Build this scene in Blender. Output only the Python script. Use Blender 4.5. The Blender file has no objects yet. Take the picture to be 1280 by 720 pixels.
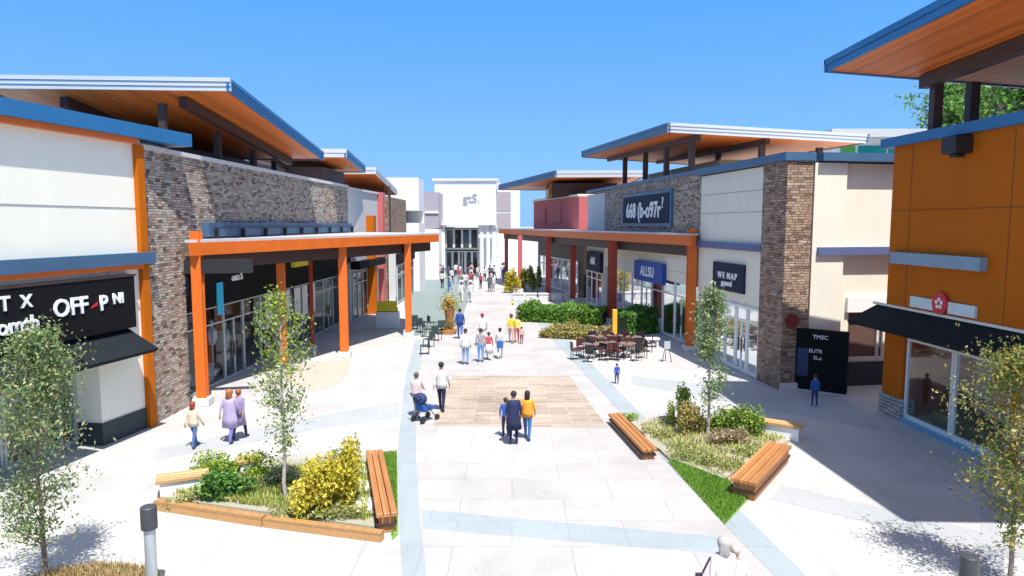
import bpy, bmesh, math, random
from mathutils import Vector, Matrix
R = math.radians
rnd = random.Random(7)
scene = bpy.context.scene
COL = scene.collection
# ------------------------------------------------------------------ camera
PITCH = math.atan(80/850); H = 6.5
ca, sa = math.cos(PITCH), math.sin(PITCH)
cam = bpy.data.cameras.new('camera'); co = bpy.data.objects.new('camera', cam); COL.objects.link(co)
co.location = (0, 0, H); co.rotation_euler = (R(90)-PITCH, 0, 0)
cam.sensor_width = 36; cam.lens = 850/1280*36; cam.clip_end = 3000; cam.clip_start = .1
scene.camera = co
def P(px, py, z=0.0):                       # ground point seen at a pixel of the survey photo
    u = (px-640)/850; v = (360-py)/850
    d = (u, ca+v*sa, -sa+v*ca); t = (z-H)/d[2]
    return (d[0]*t, d[1]*t)
def L3(px, py, Y):
    u = (px-640)/850; v = (360-py)/850
    d = (u, ca+v*sa, -sa+v*ca); t = Y/d[1]
    return (d[0]*t, Y, H+d[2]*t)
# ------------------------------------------------------------------ materials
MATS = {}
class N:
    def __init__(s, name):
        s.m = bpy.data.materials.new(name); s.m.use_nodes = True
        s.t = s.m.node_tree; s.t.nodes.clear()
        s.out = s.t.nodes.new('ShaderNodeOutputMaterial')
        s.b = s.t.nodes.new('ShaderNodeBsdfPrincipled')
        s.t.links.new(s.b.outputs[0], s.out.inputs[0])
    def n(s, typ, **k):
        nd = s.t.nodes.new(typ)
        for a, v in k.items():
            if a.startswith('i_'):
                nd.inputs[a[2:].replace('_', ' ')].default_value = v
            else: setattr(nd, a, v)
        return nd
    def l(s, a, b): s.t.links.new(a, b)
    def math(s, op, a, b=None):
        nd = s.t.nodes.new('ShaderNodeMath'); nd.operation = op
        for i, v in enumerate((a, b)):
            if v is None: continue
            if isinstance(v, (int, float)): nd.inputs[i].default_value = v
            else: s.l(v, nd.inputs[i])
        return nd.outputs[0]
    def ramp(s, fac, stops, const=False):
        nd = s.t.nodes.new('ShaderNodeValToRGB'); cr = nd.color_ramp
        if const: cr.interpolation = 'CONSTANT'
        while len(cr.elements) < len(stops): cr.elements.new(.5)
        for e, (p, c) in zip(cr.elements, stops): e.position = p; e.color = (*c, 1)
        s.l(fac, nd.inputs[0]); return nd.outputs[0]
    def bump(s, h, dist=.02, st=.5):
        nd = s.t.nodes.new('ShaderNodeBump'); nd.inputs['Strength'].default_value = st; nd.inputs['Distance'].default_value = dist
        s.l(h, nd.inputs['Height']); s.l(nd.outputs[0], s.b.inputs['Normal'])
def sc3(c, k): return tuple(min(1, max(0, x*k)) for x in c)
def plain(name, c, rough=.6, var=.12, scale=3.0, metal=0.0, bump=0.0, detail=6, spec=.5, stretch=None):
    if name in MATS: return MATS[name]
    n = N(name); tc = n.n('ShaderNodeTexCoord'); src = tc.outputs['Object']
    if stretch:
        mp = n.n('ShaderNodeMapping'); mp.inputs['Scale'].default_value = stretch; n.l(src, mp.inputs[0]); src = mp.outputs[0]
    nz = n.n('ShaderNodeTexNoise'); nz.inputs['Scale'].default_value = scale; nz.inputs['Detail'].default_value = detail
    nz.inputs['Roughness'].default_value = .6
    n.l(src, nz.inputs['Vector'])
    col = n.ramp(nz.outputs['Fac'], [(.28, sc3(c, 1-var)), (.72, sc3(c, 1+var*.6))])
    n.l(col, n.b.inputs['Base Color'])
    n.b.inputs['Roughness'].default_value = rough; n.b.inputs['Metallic'].default_value = metal
    n.b.inputs['Specular IOR Level'].default_value = spec
    if bump: n.bump(nz.outputs['Fac'], bump, .6)
    MATS[name] = n.m; return n.m
def flatm(name, c, rough=.6): return plain(name, c, rough, .06, 8)
def pavers(name, c1, c2, joint, sx, sy, jw=.012, bond=.5, rough=.75, stain=.18, rot=0, sub=.0):
    n = N(name); tc = n.n('ShaderNodeTexCoord')
    mp = n.n('ShaderNodeMapping'); mp.inputs['Rotation'].default_value = (0, 0, rot); n.l(tc.outputs['Object'], mp.inputs[0])
    br = n.n('ShaderNodeTexBrick'); n.l(mp.outputs[0], br.inputs['Vector'])
    br.offset = bond
    br.inputs['Color1'].default_value = (*c1, 1); br.inputs['Color2'].default_value = (*c2, 1); br.inputs['Mortar'].default_value = (*joint, 1)
    br.inputs['Scale'].default_value = 1; br.inputs['Mortar Size'].default_value = jw; br.inputs['Mortar Smooth'].default_value = .3
    br.inputs['Brick Width'].default_value = sx; br.inputs['Row Height'].default_value = sy
    nz = n.n('ShaderNodeTexNoise'); nz.inputs['Scale'].default_value = .35; nz.inputs['Detail'].default_value = 9; nz.inputs['Roughness'].default_value = .7
    n.l(tc.outputs['Object'], nz.inputs['Vector'])
    nz2 = n.n('ShaderNodeTexNoise'); nz2.inputs['Scale'].default_value = 14; nz2.inputs['Detail'].default_value = 5
    n.l(tc.outputs['Object'], nz2.inputs['Vector'])
    f = n.math('ADD', n.math('MULTIPLY', nz.outputs['Fac'], .75), n.math('MULTIPLY', nz2.outputs['Fac'], .25))
    st = n.ramp(f, [(.36, (1-stain,)*3), (.55, (1, 1, 1))])
    mx = n.n('ShaderNodeMix', data_type='RGBA', blend_type='MULTIPLY'); mx.inputs[0].default_value = 1
    n.l(br.outputs['Color'], mx.inputs[6]); n.l(st, mx.inputs[7]); n.l(mx.outputs[2], n.b.inputs['Base Color'])
    n.b.inputs['Roughness'].default_value = rough; n.b.inputs['Specular IOR Level'].default_value = .3
    n.bump(n.math('SUBTRACT', nz2.outputs['Fac'], n.math('MULTIPLY', br.outputs['Fac'], 2)), .004, .5)
    return n.m
def stone(name, stops, h=.11, w=.36):
    n = N(name); tc = n.n('ShaderNodeTexCoord'); sp = n.n('ShaderNodeSeparateXYZ'); n.l(tc.outputs['Object'], sp.inputs[0])
    x = n.math('ADD', sp.outputs[0], sp.outputs[1]); z = n.math('DIVIDE', sp.outputs[2], h)
    wob = n.n('ShaderNodeTexNoise'); wob.inputs['Scale'].default_value = 2.5; n.l(tc.outputs['Object'], wob.inputs['Vector'])
    z = n.math('ADD', z, n.math('MULTIPLY', wob.outputs['Fac'], .8))
    row = n.math('FLOOR', z)
    wn = n.n('ShaderNodeTexWhiteNoise', noise_dimensions='1D'); n.l(row, wn.inputs['W'])
    wid = n.math('ADD', n.math('MULTIPLY', wn.outputs['Value'], w*.6), w*.7)
    xx = n.math('ADD', n.math('DIVIDE', x, wid), n.math('MULTIPLY', wn.outputs['Value'], 37.0))
    cell = n.math('FLOOR', xx)
    cb = n.n('ShaderNodeCombineXYZ'); n.l(cell, cb.inputs[0]); n.l(row, cb.inputs[1])
    w2 = n.n('ShaderNodeTexWhiteNoise', noise_dimensions='2D'); n.l(cb.outputs[0], w2.inputs['Vector'])
    col = n.ramp(w2.outputs['Value'], stops)
    fz = n.math('FRACT', z); fx = n.math('FRACT', xx)
    ez = n.math('MINIMUM', fz, n.math('SUBTRACT', 1, fz)); ex = n.math('MULTIPLY', n.math('MINIMUM', fx, n.math('SUBTRACT', 1, fx)), w/h)
    e = n.math('MINIMUM', ez, ex)
    g = n.ramp(e, [(.0, (.6, .57, .54)), (.13, (1, 1, 1))])
    nz = n.n('ShaderNodeTexNoise'); nz.inputs['Scale'].default_value = 16; nz.inputs['Detail'].default_value = 5; n.l(tc.outputs['Object'], nz.inputs['Vector'])
    g2 = n.ramp(nz.outputs['Fac'], [(.3, (.6, .6, .6)), (.7, (1.0, 1.0, 1.0))])
    m1 = n.n('ShaderNodeMix', data_type='RGBA', blend_type='MULTIPLY'); m1.inputs[0].default_value = 1; n.l(col, m1.inputs[6]); n.l(g, m1.inputs[7])
    m2 = n.n('ShaderNodeMix', data_type='RGBA', blend_type='MULTIPLY'); m2.inputs[0].default_value = 1; n.l(m1.outputs[2], m2.inputs[6]); n.l(g2, m2.inputs[7])
    n.l(m2.outputs[2], n.b.inputs['Base Color']); n.b.inputs['Roughness'].default_value = .85
    hgt = n.math('ADD', n.math('MULTIPLY', w2.outputs['Value'], 1.0), n.math('MINIMUM', n.math('MULTIPLY', e, 6), 1))
    n.bump(n.math('ADD', hgt, n.math('MULTIPLY', nz.outputs['Fac'], .5)), .05, .9)
    return n.m
def wood(name, c, plank=.14, axis=1, rough=.45):
    n = N(name); tc = n.n('ShaderNodeTexCoord'); sp = n.n('ShaderNodeSeparateXYZ'); n.l(tc.outputs['Object'], sp.inputs[0])
    v = n.math('DIVIDE', sp.outputs[axis], plank); fl = n.math('FLOOR', v); fr = n.math('FRACT', v)
    wn = n.n('ShaderNodeTexWhiteNoise', noise_dimensions='1D'); n.l(fl, wn.inputs['W'])
    mp = n.n('ShaderNodeMapping'); mp.inputs['Scale'].default_value = (.6, 8, 8) if axis == 1 else (8, .6, 8); n.l(tc.outputs['Object'], mp.inputs[0])
    nz = n.n('ShaderNodeTexNoise'); nz.inputs['Scale'].default_value = 2; nz.inputs['Detail'].default_value = 7; nz.inputs['Distortion'].default_value = .5
    n.l(mp.outputs[0], nz.inputs['Vector'])
    f = n.math('ADD', n.math('MULTIPLY', wn.outputs['Value'], .45), n.math('MULTIPLY', nz.outputs['Fac'], .55))
    col = n.ramp(f, [(.2, sc3(c, .66)), (.75, sc3(c, 1.2))])
    e = n.math('MINIMUM', fr, n.math('SUBTRACT', 1, fr)); g = n.ramp(e, [(.0, (.35,)*3), (.05, (1, 1, 1))])
    m = n.n('ShaderNodeMix', data_type='RGBA', blend_type='MULTIPLY'); m.inputs[0].default_value = 1; n.l(col, m.inputs[6]); n.l(g, m.inputs[7])
    n.l(m.outputs[2], n.b.inputs['Base Color']); n.b.inputs['Roughness'].default_value = rough
    n.bump(nz.outputs['Fac'], .003, .4)
    return n.m
def leafm(name, stops, trans=.35):
    if name in MATS: return MATS[name]
    n = N(name); g = n.n('ShaderNodeNewGeometry'); col = n.ramp(g.outputs['Random Per Island'], stops)
    n.l(col, n.b.inputs['Base Color']); n.b.inputs['Roughness'].default_value = .5
    tr = n.n('ShaderNodeBsdfTranslucent'); n.l(col, tr.inputs['Color'])
    mx = n.n('ShaderNodeMixShader'); mx.inputs[0].default_value = trans
    n.l(n.b.outputs[0], mx.inputs[1]); n.l(tr.outputs[0], mx.inputs[2]); n.l(mx.outputs[0], n.out.inputs[0])
    MATS[name] = n.m; return n.m
def glassm(name, tint=(.55, .62, .65), refl=.12):
    n = N(name); tb = n.n('ShaderNodeBsdfTransparent'); tb.inputs[0].default_value = (*tint, 1)
    gl = n.n('ShaderNodeBsdfGlossy'); gl.inputs['Roughness'].default_value = .05; gl.inputs['Color'].default_value = (.9, .95, 1, 1)
    lw = n.n('ShaderNodeLayerWeight'); lw.inputs[0].default_value = .12
    f = n.math('ADD', n.math('MULTIPLY', lw.outputs['Fresnel'], .8), refl)
    mx = n.n('ShaderNodeMixShader'); n.l(f, mx.inputs[0]); n.l(tb.outputs[0], mx.inputs[1]); n.l(gl.outputs[0], mx.inputs[2]); n.l(mx.outputs[0], n.out.inputs[0])
    return n.m
M_pave = pavers('pavement_concrete', (.485, .477, .46), (.445, .438, .422), (.30, .30, .305), 3.0, 3.0, .008, 0, stain=.20)
M_walk = pavers('plaza_concrete', (.445, .428, .415), (.41, .396, .387), (.29, .28, .275), 2.4, 1.2, .008, .5, stain=.20)
M_band = pavers('band_concrete', (.325, .37, .39), (.31, .355, .375), (.27, .31, .33), 1.2, 1.2, .008, .5, stain=.15)
M_band2 = pavers('band_concrete_light', (.38, .395, .405), (.365, .38, .39), (.30, .31, .32), 1.2, 1.2, .008, .5, stain=.12)
M_sandst = pavers('sandstone_pavers', (.46, .38, .30), (.33, .255, .19), (.44, .41, .37), 1.3, .30, .025, .5, stain=.3)
M_asph = plain('asphalt_lane', (.20, .245, .24), .85, .12, 1.2, bump=.004)
M_stucco = plain('cream_stucco', (.87, .845, .715), .85, .045, 1.0, bump=.003, stretch=(1.2, 1.2, .6))
M_stuccoR = plain('beige_stucco', (.76, .72, .60), .85, .05, 1.0, bump=.003, stretch=(1.2, 1.2, .6))
M_stuccoG = plain('grey_stucco', (.55, .555, .55), .85, .06, 1.2)
M_white = plain('white_render', (.80, .80, .79), .8, .04, 1.0)
M_orange = plain('orange_panel', (.48, .12, .004), .7, .07, .8, spec=.15)
M_orangep = plain('orange_paint', (.68, .14, .010), .5, .12, 2.0)
M_redp = plain('red_paint', (.40, .045, .018), .5, .18, 2.0)
M_redwall = plain('red_render', (.50, .12, .12), .8, .10, .7)
M_blue = plain('blue_metal', (.025, .15, .34), .42, .10, .7)
M_blued = plain('dark_blue_metal', (.055, .125, .22), .45, .15, .8)
M_fasc = plain('silver_fascia', (.58, .60, .62), .38, .08, 1.5, metal=.15, stretch=(.3, .3, 30))
M_roofm = plain('roof_membrane', (.55, .57, .6), .6, .08, 1.0)
M_soffit = wood('cedar_soffit', (.66, .17, .024), .16, 1, .5)
M_beam = plain('brown_beam', (.055, .028, .022), .55, .2, 3)
M_dark = plain('dark_metal', (.018, .018, .02), .5, .2, 5)
M_black = plain('black_fabric', (.006, .006, .008), .85, .25, 3, spec=.2)
M_awning = plain('awning_canvas', (.012, .016, .020), .9, .2, 4, spec=.2)
M_plinth = plain('dark_plinth', (.03, .045, .055), .7, .15, 3)
M_frame = plain('aluminium_frame', (.50, .54, .56), .4, .08, 6, metal=.3)
M_framew = plain('white_frame', (.78, .78, .75), .5, .05, 6)
M_frameg = plain('tan_frame', (.55, .42, .22), .5, .08, 6)
M_glass = glassm('shop_glass', (.80, .85, .87), .05)
M_glassd = glassm('dark_glass', (.25, .3, .33), .10)
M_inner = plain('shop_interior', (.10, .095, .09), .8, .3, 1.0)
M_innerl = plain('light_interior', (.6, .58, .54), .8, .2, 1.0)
M_letter = flatm('white_letters', (.85, .85, .85), .5)
M_red = flatm('red_badge', (.6, .02, .03), .4)
M_conc = plain('pale_concrete', (.62, .61, .59), .8, .1, 3, bump=.003)
M_woodb = wood('bench_timber', (.50, .215, .07), .11, 1, .5)
M_woodl = wood('light_timber', (.62, .36, .15), .2, 1, .5)
M_woode = wood('edge_timber', (.48, .26, .10), .15, 2, .55)
M_mulch = plain('bark_mulch', (.30, .22, .15), .95, .45, 14, bump=.03)
M_gravel = plain('pale_gravel', (.36, .34, .26), .95, .35, 30, bump=.02)
M_grass = leafm('lawn_blades', [(0, (.13, .30, .03)), (1, (.30, .48, .08))], .4)
M_lawn = plain('lawn_soil', (.16, .30, .05), .95, .4, 12)
M_bark = plain('tree_bark', (.22, .17, .14), .9, .35, 14, bump=.01)
M_barkp = plain('pale_bark', (.45, .41, .37), .9, .3, 14, bump=.01)
M_cyan = flatm('cyan_banner', (.02, .42, .62)); M_yel = flatm('yellow_panel', (.75, .62, .03)); M_bsign = flatm('cobalt_sign', (.015, .07, .36)); M_nsign = flatm('navy_sign', (.006, .016, .045), .8)
M_purple = plain('mauve_panel', (.36, .32, .35), .7, .08, 1); M_teal = plain('teal_glazing', (.02, .30, .30), .15, .2, .5)
STN = [(0, (.14, .10, .08)), (.2, (.42, .32, .25)), (.42, (.58, .48, .39)), (.6, (.48, .30, .21)), (.78, (.60, .56, .50)), (1, (.74, .63, .48))]
M_stone = stone('ledger_stone', STN, .09, .26)
M_stoneR = stone('tan_ledger_stone', [(0, (.20, .13, .09)), (.3, (.42, .29, .2)), (.6, (.52, .38, .27)), (.8, (.34, .2, .14)), (1, (.58, .47, .36))], .10, .30)
M_stonew = stone('pale_base_stone', [(0, (.42, .4, .37)), (1, (.66, .62, .58))], .13, .4)
# ------------------------------------------------------------------ mesh helpers
class Fr:                                    # a facade frame: s along the wall, d outward, z up
    def __init__(s, O, D, side):
        n = math.hypot(*D); s.O = O; s.D = (D[0]/n, D[1]/n); s.side = side
        s.Nv = (s.D[1], -s.D[0]) if side < 0 else (-s.D[1], s.D[0])   # outward
        s.rz = math.atan2(s.D[1], s.D[0])
    def __call__(s, a, d, z): return Vector((s.O[0]+s.D[0]*a+s.Nv[0]*d, s.O[1]+s.D[1]*a+s.Nv[1]*d, z))
WORLD = None
class MB:
    def __init__(s, fr=None): s.v = []; s.f = []; s.fr = fr
    def pt(s, p): return s.fr(*p) if s.fr else Vector(p)
    def hexa(s, pts):                       # 4 bottom then 4 top
        k = len(s.v); s.v += [s.pt(p) for p in pts]
        s.f += [tuple(k+i for i in q) for q in ((0, 3, 2, 1), (4, 5, 6, 7), (0, 1, 5, 4), (1, 2, 6, 5), (2, 3, 7, 6), (3, 0, 4, 7))]
    def box(s, a0, a1, b0, b1, c0, c1):
        s.hexa([(a0, b0, c0), (a1, b0, c0), (a1, b1, c0), (a0, b1, c0), (a0, b0, c1), (a1, b0, c1), (a1, b1, c1), (a0, b1, c1)])
    def quad(s, *p):
        k = len(s.v); s.v += [s.pt(q) for q in p]; s.f.append(tuple(range(k, k+len(p))))
    def poly(s, pts, z0, z1=None):
        if z1 is None: s.quad(*[(p[0], p[1], z0) for p in pts]); return
        n = len(pts); k = len(s.v)
        s.v += [s.pt((p[0], p[1], z0)) for p in pts] + [s.pt((p[0], p[1], z1)) for p in pts]
        s.f.append(tuple(range(k+n-1, k-1, -1))); s.f.append(tuple(range(k+n, k+2*n)))
        for i in range(n): j = (i+1) % n; s.f.append((k+i, k+j, k+n+j, k+n+i))
    def tube(s, p0, p1, r0, r1=None, n=8):
        p0 = s.pt(p0); p1 = s.pt(p1); r1 = r0 if r1 is None else r1
        ax = (p1-p0).normalized(); a = ax.orthogonal().normalized(); b = ax.cross(a); k = len(s.v)
        for p, r in ((p0, r0), (p1, r1)):
            for i in range(n): t = 2*math.pi*i/n; s.v.append(p+(a*math.cos(t)+b*math.sin(t))*r)
        for i in range(n): j = (i+1) % n; s.f.append((k+i, k+j, k+n+j, k+n+i))
        s.f.append(tuple(k+i for i in range(n-1, -1, -1))); s.f.append(tuple(k+n+i for i in range(n)))
    def bar(s, p0, p1, w, h):               # rectangular section bar (w horizontal, h vertical)
        p0 = s.pt(p0); p1 = s.pt(p1); ax = (p1-p0).normalized()
        sd = ax.cross(Vector((0, 0, 1)));  sd = Vector((1, 0, 0)) if sd.length < .01 else sd.normalized()
        up = sd.cross(ax).normalized(); fr, s.fr = s.fr, None
        def q(p, a, b): return p+sd*(a*w/2)+up*(b*h/2)
        s.hexa([q(p0, -1, -1), q(p0, 1, -1), q(p1, 1, -1), q(p1, -1, -1), q(p0, -1, 1), q(p0, 1, 1), q(p1, 1, 1), q(p1, -1, 1)]); s.fr = fr
    def lathe(s, c, prof, n=12):
        c = s.pt(c); k = len(s.v)
        for r, z in prof:
            for i in range(n): t = 2*math.pi*i/n; s.v.append(c+Vector((r*math.cos(t), r*math.sin(t), z)))
        for j in range(len(prof)-1):
            for i in range(n):
                i2 = (i+1) % n; s.f.append((k+j*n+i, k+j*n+i2, k+(j+1)*n+i2, k+(j+1)*n+i))
        s.f.append(tuple(k+i for i in range(n-1, -1, -1))); m = (len(prof)-1)*n; s.f.append(tuple(k+m+i for i in range(n)))
    def ball(s, c, r, sx=1, sy=1, sz=1, nu=8, nv=6):
        prof = [(max(.001, r*math.sin(math.pi*j/nv)), -r*math.cos(math.pi*j/nv)) for j in range(nv+1)]
        k = len(s.v); s.lathe(c, prof, nu); cc = s.pt(c)
        for i in range(k, len(s.v)):
            d = s.v[i]-cc; s.v[i] = cc+Vector((d.x*sx, d.y*sy, d.z*sz))
    def build(s, name, mat, parent=None, bevel=0, smooth=False, norm=True):
        me = bpy.data.meshes.new(name)
        inv = THING_M[parent.name].inverted() if parent else Matrix.Identity(4)
        me.from_pydata([inv @ v for v in s.v], [], s.f)
        if norm:
            bm = bmesh.new(); bm.from_mesh(me)
            bmesh.ops.recalc_face_normals(bm, faces=bm.faces)
            if bevel: bmesh.ops.bevel(bm, geom=list(bm.edges), offset=bevel, segments=1, affect='EDGES', clamp_overlap=True)
            bm.to_mesh(me); bm.free()
        if smooth:
            for p in me.polygons: p.use_smooth = True
        me.materials.append(mat)
        o = bpy.data.objects.new(name, me); COL.objects.link(o)
        if parent: o.parent = parent; THING_M[o.name] = THING_M[parent.name]
        else: THING_M[o.name] = Matrix.Identity(4)
        return o
THING_M = {}
def tag(o, label, cat, group=None):
    o['label'] = label; o['category'] = cat
    if group: o['group'] = group
    return o
def thing(name, label, cat, loc=(0, 0, 0), rz=0, group=None):
    o = bpy.data.objects.new(name, None); COL.objects.link(o); o.empty_display_size = .3
    o.location = loc; o.rotation_euler = (0, 0, rz)
    THING_M[o.name] = Matrix.Translation(Vector(loc)) @ Matrix.Rotation(rz, 4, 'Z')
    return tag(o, label, cat, group)
def fthing(name, label, cat, fr, s=0, d=0, z=0, group=None): return thing(name, label, cat, fr(s, d, z), fr.rz, group)
def struct(o): o['kind'] = 'structure'; return o
def dup(root, loc, rz, label=None):
    r = root.copy(); COL.objects.link(r); r.location = loc; r.rotation_euler = (0, 0, rz)
    THING_M[r.name] = Matrix.Translation(Vector(loc)) @ Matrix.Rotation(rz, 4, 'Z')
    if label: r['label'] = label
    for ch in root.children:
        c = ch.copy(); COL.objects.link(c); c.parent = r
        for g in ch.children: d = g.copy(); COL.objects.link(d); d.parent = c
    return r
def text(txt, size, fr, s, d, z, side, parent, mat, name='lettering', ext=.03, bold=.0, sx=1.0):
    cu = bpy.data.curves.new(name, 'FONT'); cu.body = txt; cu.size = size; cu.extrude = ext; cu.align_x = 'CENTER'; cu.align_y = 'CENTER'; cu.offset = bold
    cu.resolution_u = 3
    t = bpy.data.objects.new('tmp', cu); COL.objects.link(t); bpy.context.view_layer.update()
    me = bpy.data.meshes.new_from_object(t.evaluated_get(bpy.context.evaluated_depsgraph_get()))
    bpy.data.objects.remove(t); me.name = name
    X = Vector((*fr.D, 0))*(1 if side < 0 else -1); Y = Vector((0, 0, 1)); Z = Vector((*fr.Nv, 0)); c = fr(s, d, z)
    m = Matrix(((X.x, Y.x, Z.x, c.x), (X.y, Y.y, Z.y, c.y), (X.z, Y.z, Z.z, c.z), (0, 0, 0, 1)))
    me.transform(THING_M[parent.name].inverted() @ m @ Matrix.Diagonal((sx, 1, 1, 1)))
    me.materials.clear(); me.materials.append(mat)
    o = bpy.data.objects.new(name, me); COL.objects.link(o); o.parent = parent; THING_M[o.name] = THING_M[parent.name]
    return o
# ------------------------------------------------------------------ frames
A0 = (-11.65, 21.6)
FA = Fr(A0, (.1909, .9816), -1); FB = Fr(A0, (.0433, .9991), -1)
R0 = (10.63, 26.32)
FR = Fr(R0, (-.1437, .9896), 1); FR2 = Fr(R0, (.9896, .1437), -1)
FH = Fr((12.81, 23.11), (-.0573, .9984), 1)
def shop(parent, fr, s0, s1, n, d, z0, z1, fm, gm, transom=None, t=.07, door=()):
    """a run of n shop windows, each with its own frame and pane"""
    w = (s1-s0)/n
    for i in range(n):
        a, b = s0+i*w+.012, s0+(i+1)*w-.012
        m = MB(fr)
        m.box(a, a+t, d-.06, d+.04, z0, z1); m.box(b-t, b, d-.06, d+.04, z0, z1)
        m.box(a+t, b-t, d-.055, d+.035, z1-t, z1); m.box(a+t, b-t, d-.055, d+.035, z0, z0+t*1.6)
        if transom: m.box(a+t, b-t, d-.05, d+.03, transom-t/2, transom+t/2)
        if i in door:
            c = (a+b)/2; m.box(c-.05, c+.05, d-.05, d+.03, z0+t*1.6, (transom or z1)-t/2)
        f = m.build('glazed_door' if i in door else 'shop_window', fm, parent)
        g = MB(fr); g.quad((a+t, d, z0+t), (b-t, d, z0+t), (b-t, d, z1-t), (a+t, d, z1-t)); g.build('pane', gm, f, norm=False)
        if i in door:
            hd = MB(fr); c = (a+b)/2
            for q in (-.14, .14): hd.box(c+q-.02, c+q+.02, d+.05, d+.09, z0+.9, z0+1.5)
            hd.build('handle', M_dark, f)
def displays(parent, fr, s0, s1, d0, d1, n, pal, hz=(1.0, 2.2), seed=1):
    r = random.Random(seed)
    for k in range(n):
        s = r.uniform(s0, s1); w = r.uniform(.12, .45); dd = r.uniform(d0, d1); z1 = r.uniform(*hz)
        m = MB(fr)
        m.box(s-w/2, s+w/2, dd-.15, dd+.15, .06, .35)
        m.box(s-.04, s+.04, dd-.03, dd+.03, .35, z1-.4); m.lathe((s, dd, z1-.9), [(w*.25, 0), (w*.55, .35), (w*.5, .6), (w*.15, .8), (.08, .85), (.1, 1.0), (.02, 1.1)], 7)
        m.build('display_stand', pal[k % len(pal)], parent)
def slab_roof(parent, c4, th, fmats, rows=2):
    """tilted roof slab. c4: near-plaza, near-back, far-back, far-plaza top corners. fmats: soffit, plaza fascia, near fascia, top"""
    c = [Vector(p) for p in c4]; dn = Vector((0, 0, -th))
    cen = sum(c, Vector())/4
    ins = [p+(cen-p).normalized()*.12 for p in c]
    m = MB(); m.hexa([p+dn*.85 for p in ins]+[p+dn*.15 for p in ins]); rf = m.build('roof', fmats[3], parent)
    m = MB(); m.quad(*[p+dn*.87 for p in ins]); m.build('soffit', fmats[0], rf, norm=False)
    def fas(a, b, mat):
        m = MB(); out = ((a+b)/2-cen); out.z = 0; out.normalize(); dz = th/rows
        for r in range(rows):
            o1 = out*(-.03*r); t0 = -dz*r; t1 = -dz*(r+1)+.015
            z = Vector((0, 0, 1)); i1 = -out*.13
            m.hexa([a+o1+z*t1, b+o1+z*t1, b+i1+z*t1, a+i1+z*t1, a+o1+z*t0, b+o1+z*t0, b+i1+z*t0, a+i1+z*t0])
        m.build('fascia', mat, rf)
    fas(c[0], c[1], fmats[2]); fas(c[3], c[0], fmats[1]); fas(c[2], c[3], fmats[1]); fas(c[1], c[2], fmats[1])
    return rf
def roof_z(c4, x, y):
    a, b, d = Vector(c4[0]), Vector(c4[1]), Vector(c4[3])
    n = (b-a).cross(d-a); return a.z-(n.x*(x-a.x)+n.y*(y-a.y))/n.z
# ================================================================== SETTING
def sheet(name, pts, z, mat):
    m = MB(); m.poly(pts, z); o = m.build(name, mat, None, norm=False)
    if o.data.polygons[0].normal.z < 0: o.data.flip_normals()
    return struct(o)
sheet('ground', [(-600, -60), (600, -60), (600, 1500), (-600, 1500)], 0, M_pave)
def pix(pts): return [P(*p) for p in pts]
le = [(500, 900), (503, 720), (498, 640), (497, 570), (501, 520), (507, 470), (519, 425)]
lr = [(556, 900), (533, 720), (525, 650), (520, 570), (520, 520), (523, 470), (532, 425)]
sheet('plaza_walk', pix(lr+[(600, 360), (628, 360), (668, 400), (905, 655), (1140, 900)]), .004, M_walk)
for nm, a, b, mt in (('paving_band', le, lr, M_band), ('paving_band', [(628, 360), (668, 400), (782, 522), (905, 655), (1140, 900)], [(636, 360), (686, 400), (806, 522), (937, 650), (1190, 900)], M_band)):
    m = MB()
    for i in range(len(a)-1):
        q = pix([a[i], b[i], b[i+1], a[i+1]]); m.poly(q, .008)
    struct(m.build(nm, mt))
sheet('paving_strip', pix([(527, 637), (908, 672), (914, 694), (529, 661)]), .0055, M_band)
sheet('paving_strip', pix([(978, 606), (1242, 668), (1400, 705), (1400, 728), (1238, 688), (962, 624)]), .004, M_band2)
sheet('paving_strip', pix([(1222, 585), (1242, 600), (1262, 760), (1232, 760)]), .006, M_band2)
sheet('paving_strip', pix([(200, 560), (398, 520), (499, 502), (499, 522), (398, 536), (190, 576)]), .004, M_band2)
sheet('paving_strip', pix([(1060, 500), (1108, 540), (790, 480), (790, 470)]), .004, M_band2)
sheet('sandstone_paving', pix([(566, 470), (712, 470), (760, 535), (541, 532)]), .0085, M_sandst)
sheet('sandstone_apron', pix([(372, 456), (440, 448), (432, 476), (395, 490), (340, 476)]), .004, plain('cream_paving', (.44, .40, .33), .9, .22, 5, bump=.01))
sheet('road', pix([(508, 338), (592, 342), (590, 362), (578, 396), (566, 408), (540, 418), (512, 420), (505, 380)]), .012, M_asph)
# ================================================================== LEFT WHITE BUILDING
bA = fthing('stucco_building', 'cream stucco shop building with blue eave and black sign over its doors', 'building', FA)
m = MB(FA)
m.box(-16, 0, -.35, 0, 3.4, 9.1); m.box(-2.1, 0, -.9, -.001, 0, 3.4); m.box(-16, -6.9, -.9, -.001, 0, 3.4)
m.box(-16, 0, -14, -.36, 3.45, 9.0); m.box(-.3, 0, -14, -.91, 0, 3.4)
m.build('wall', M_stucco, bA)
m = MB(FA); m.box(-2.14, -.34, -.86, .04, 0, .66); m.box(-16, -6.86, -.86, .04, 0, .66); m.build('plinth', M_plinth, bA)
m = MB(FA); m.box(-16, -.34, .0, .014, 6.98, 7.0); m.box(-1.6, -1.58, .0, .013, 4.95, 5.2); m.box(-5.6, -5.58, 0, .013, 5.65, 8.8); m.build('wall_joint', plain('joint_shadow_gap', (.3, .3, .28), .9, .1), bA)
m = MB(FA); m.box(-.33, -.03, .003, .16, 0, 8.95); m.build('pilaster', M_orange, bA)
m = MB(FA); m.box(-16, -.34, 0, .22, 5.12, 5.26); m.box(-16, -.34, 0, .24, 8.96, 9.12); m.build('orange_trim', M_orangep, bA)
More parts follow.
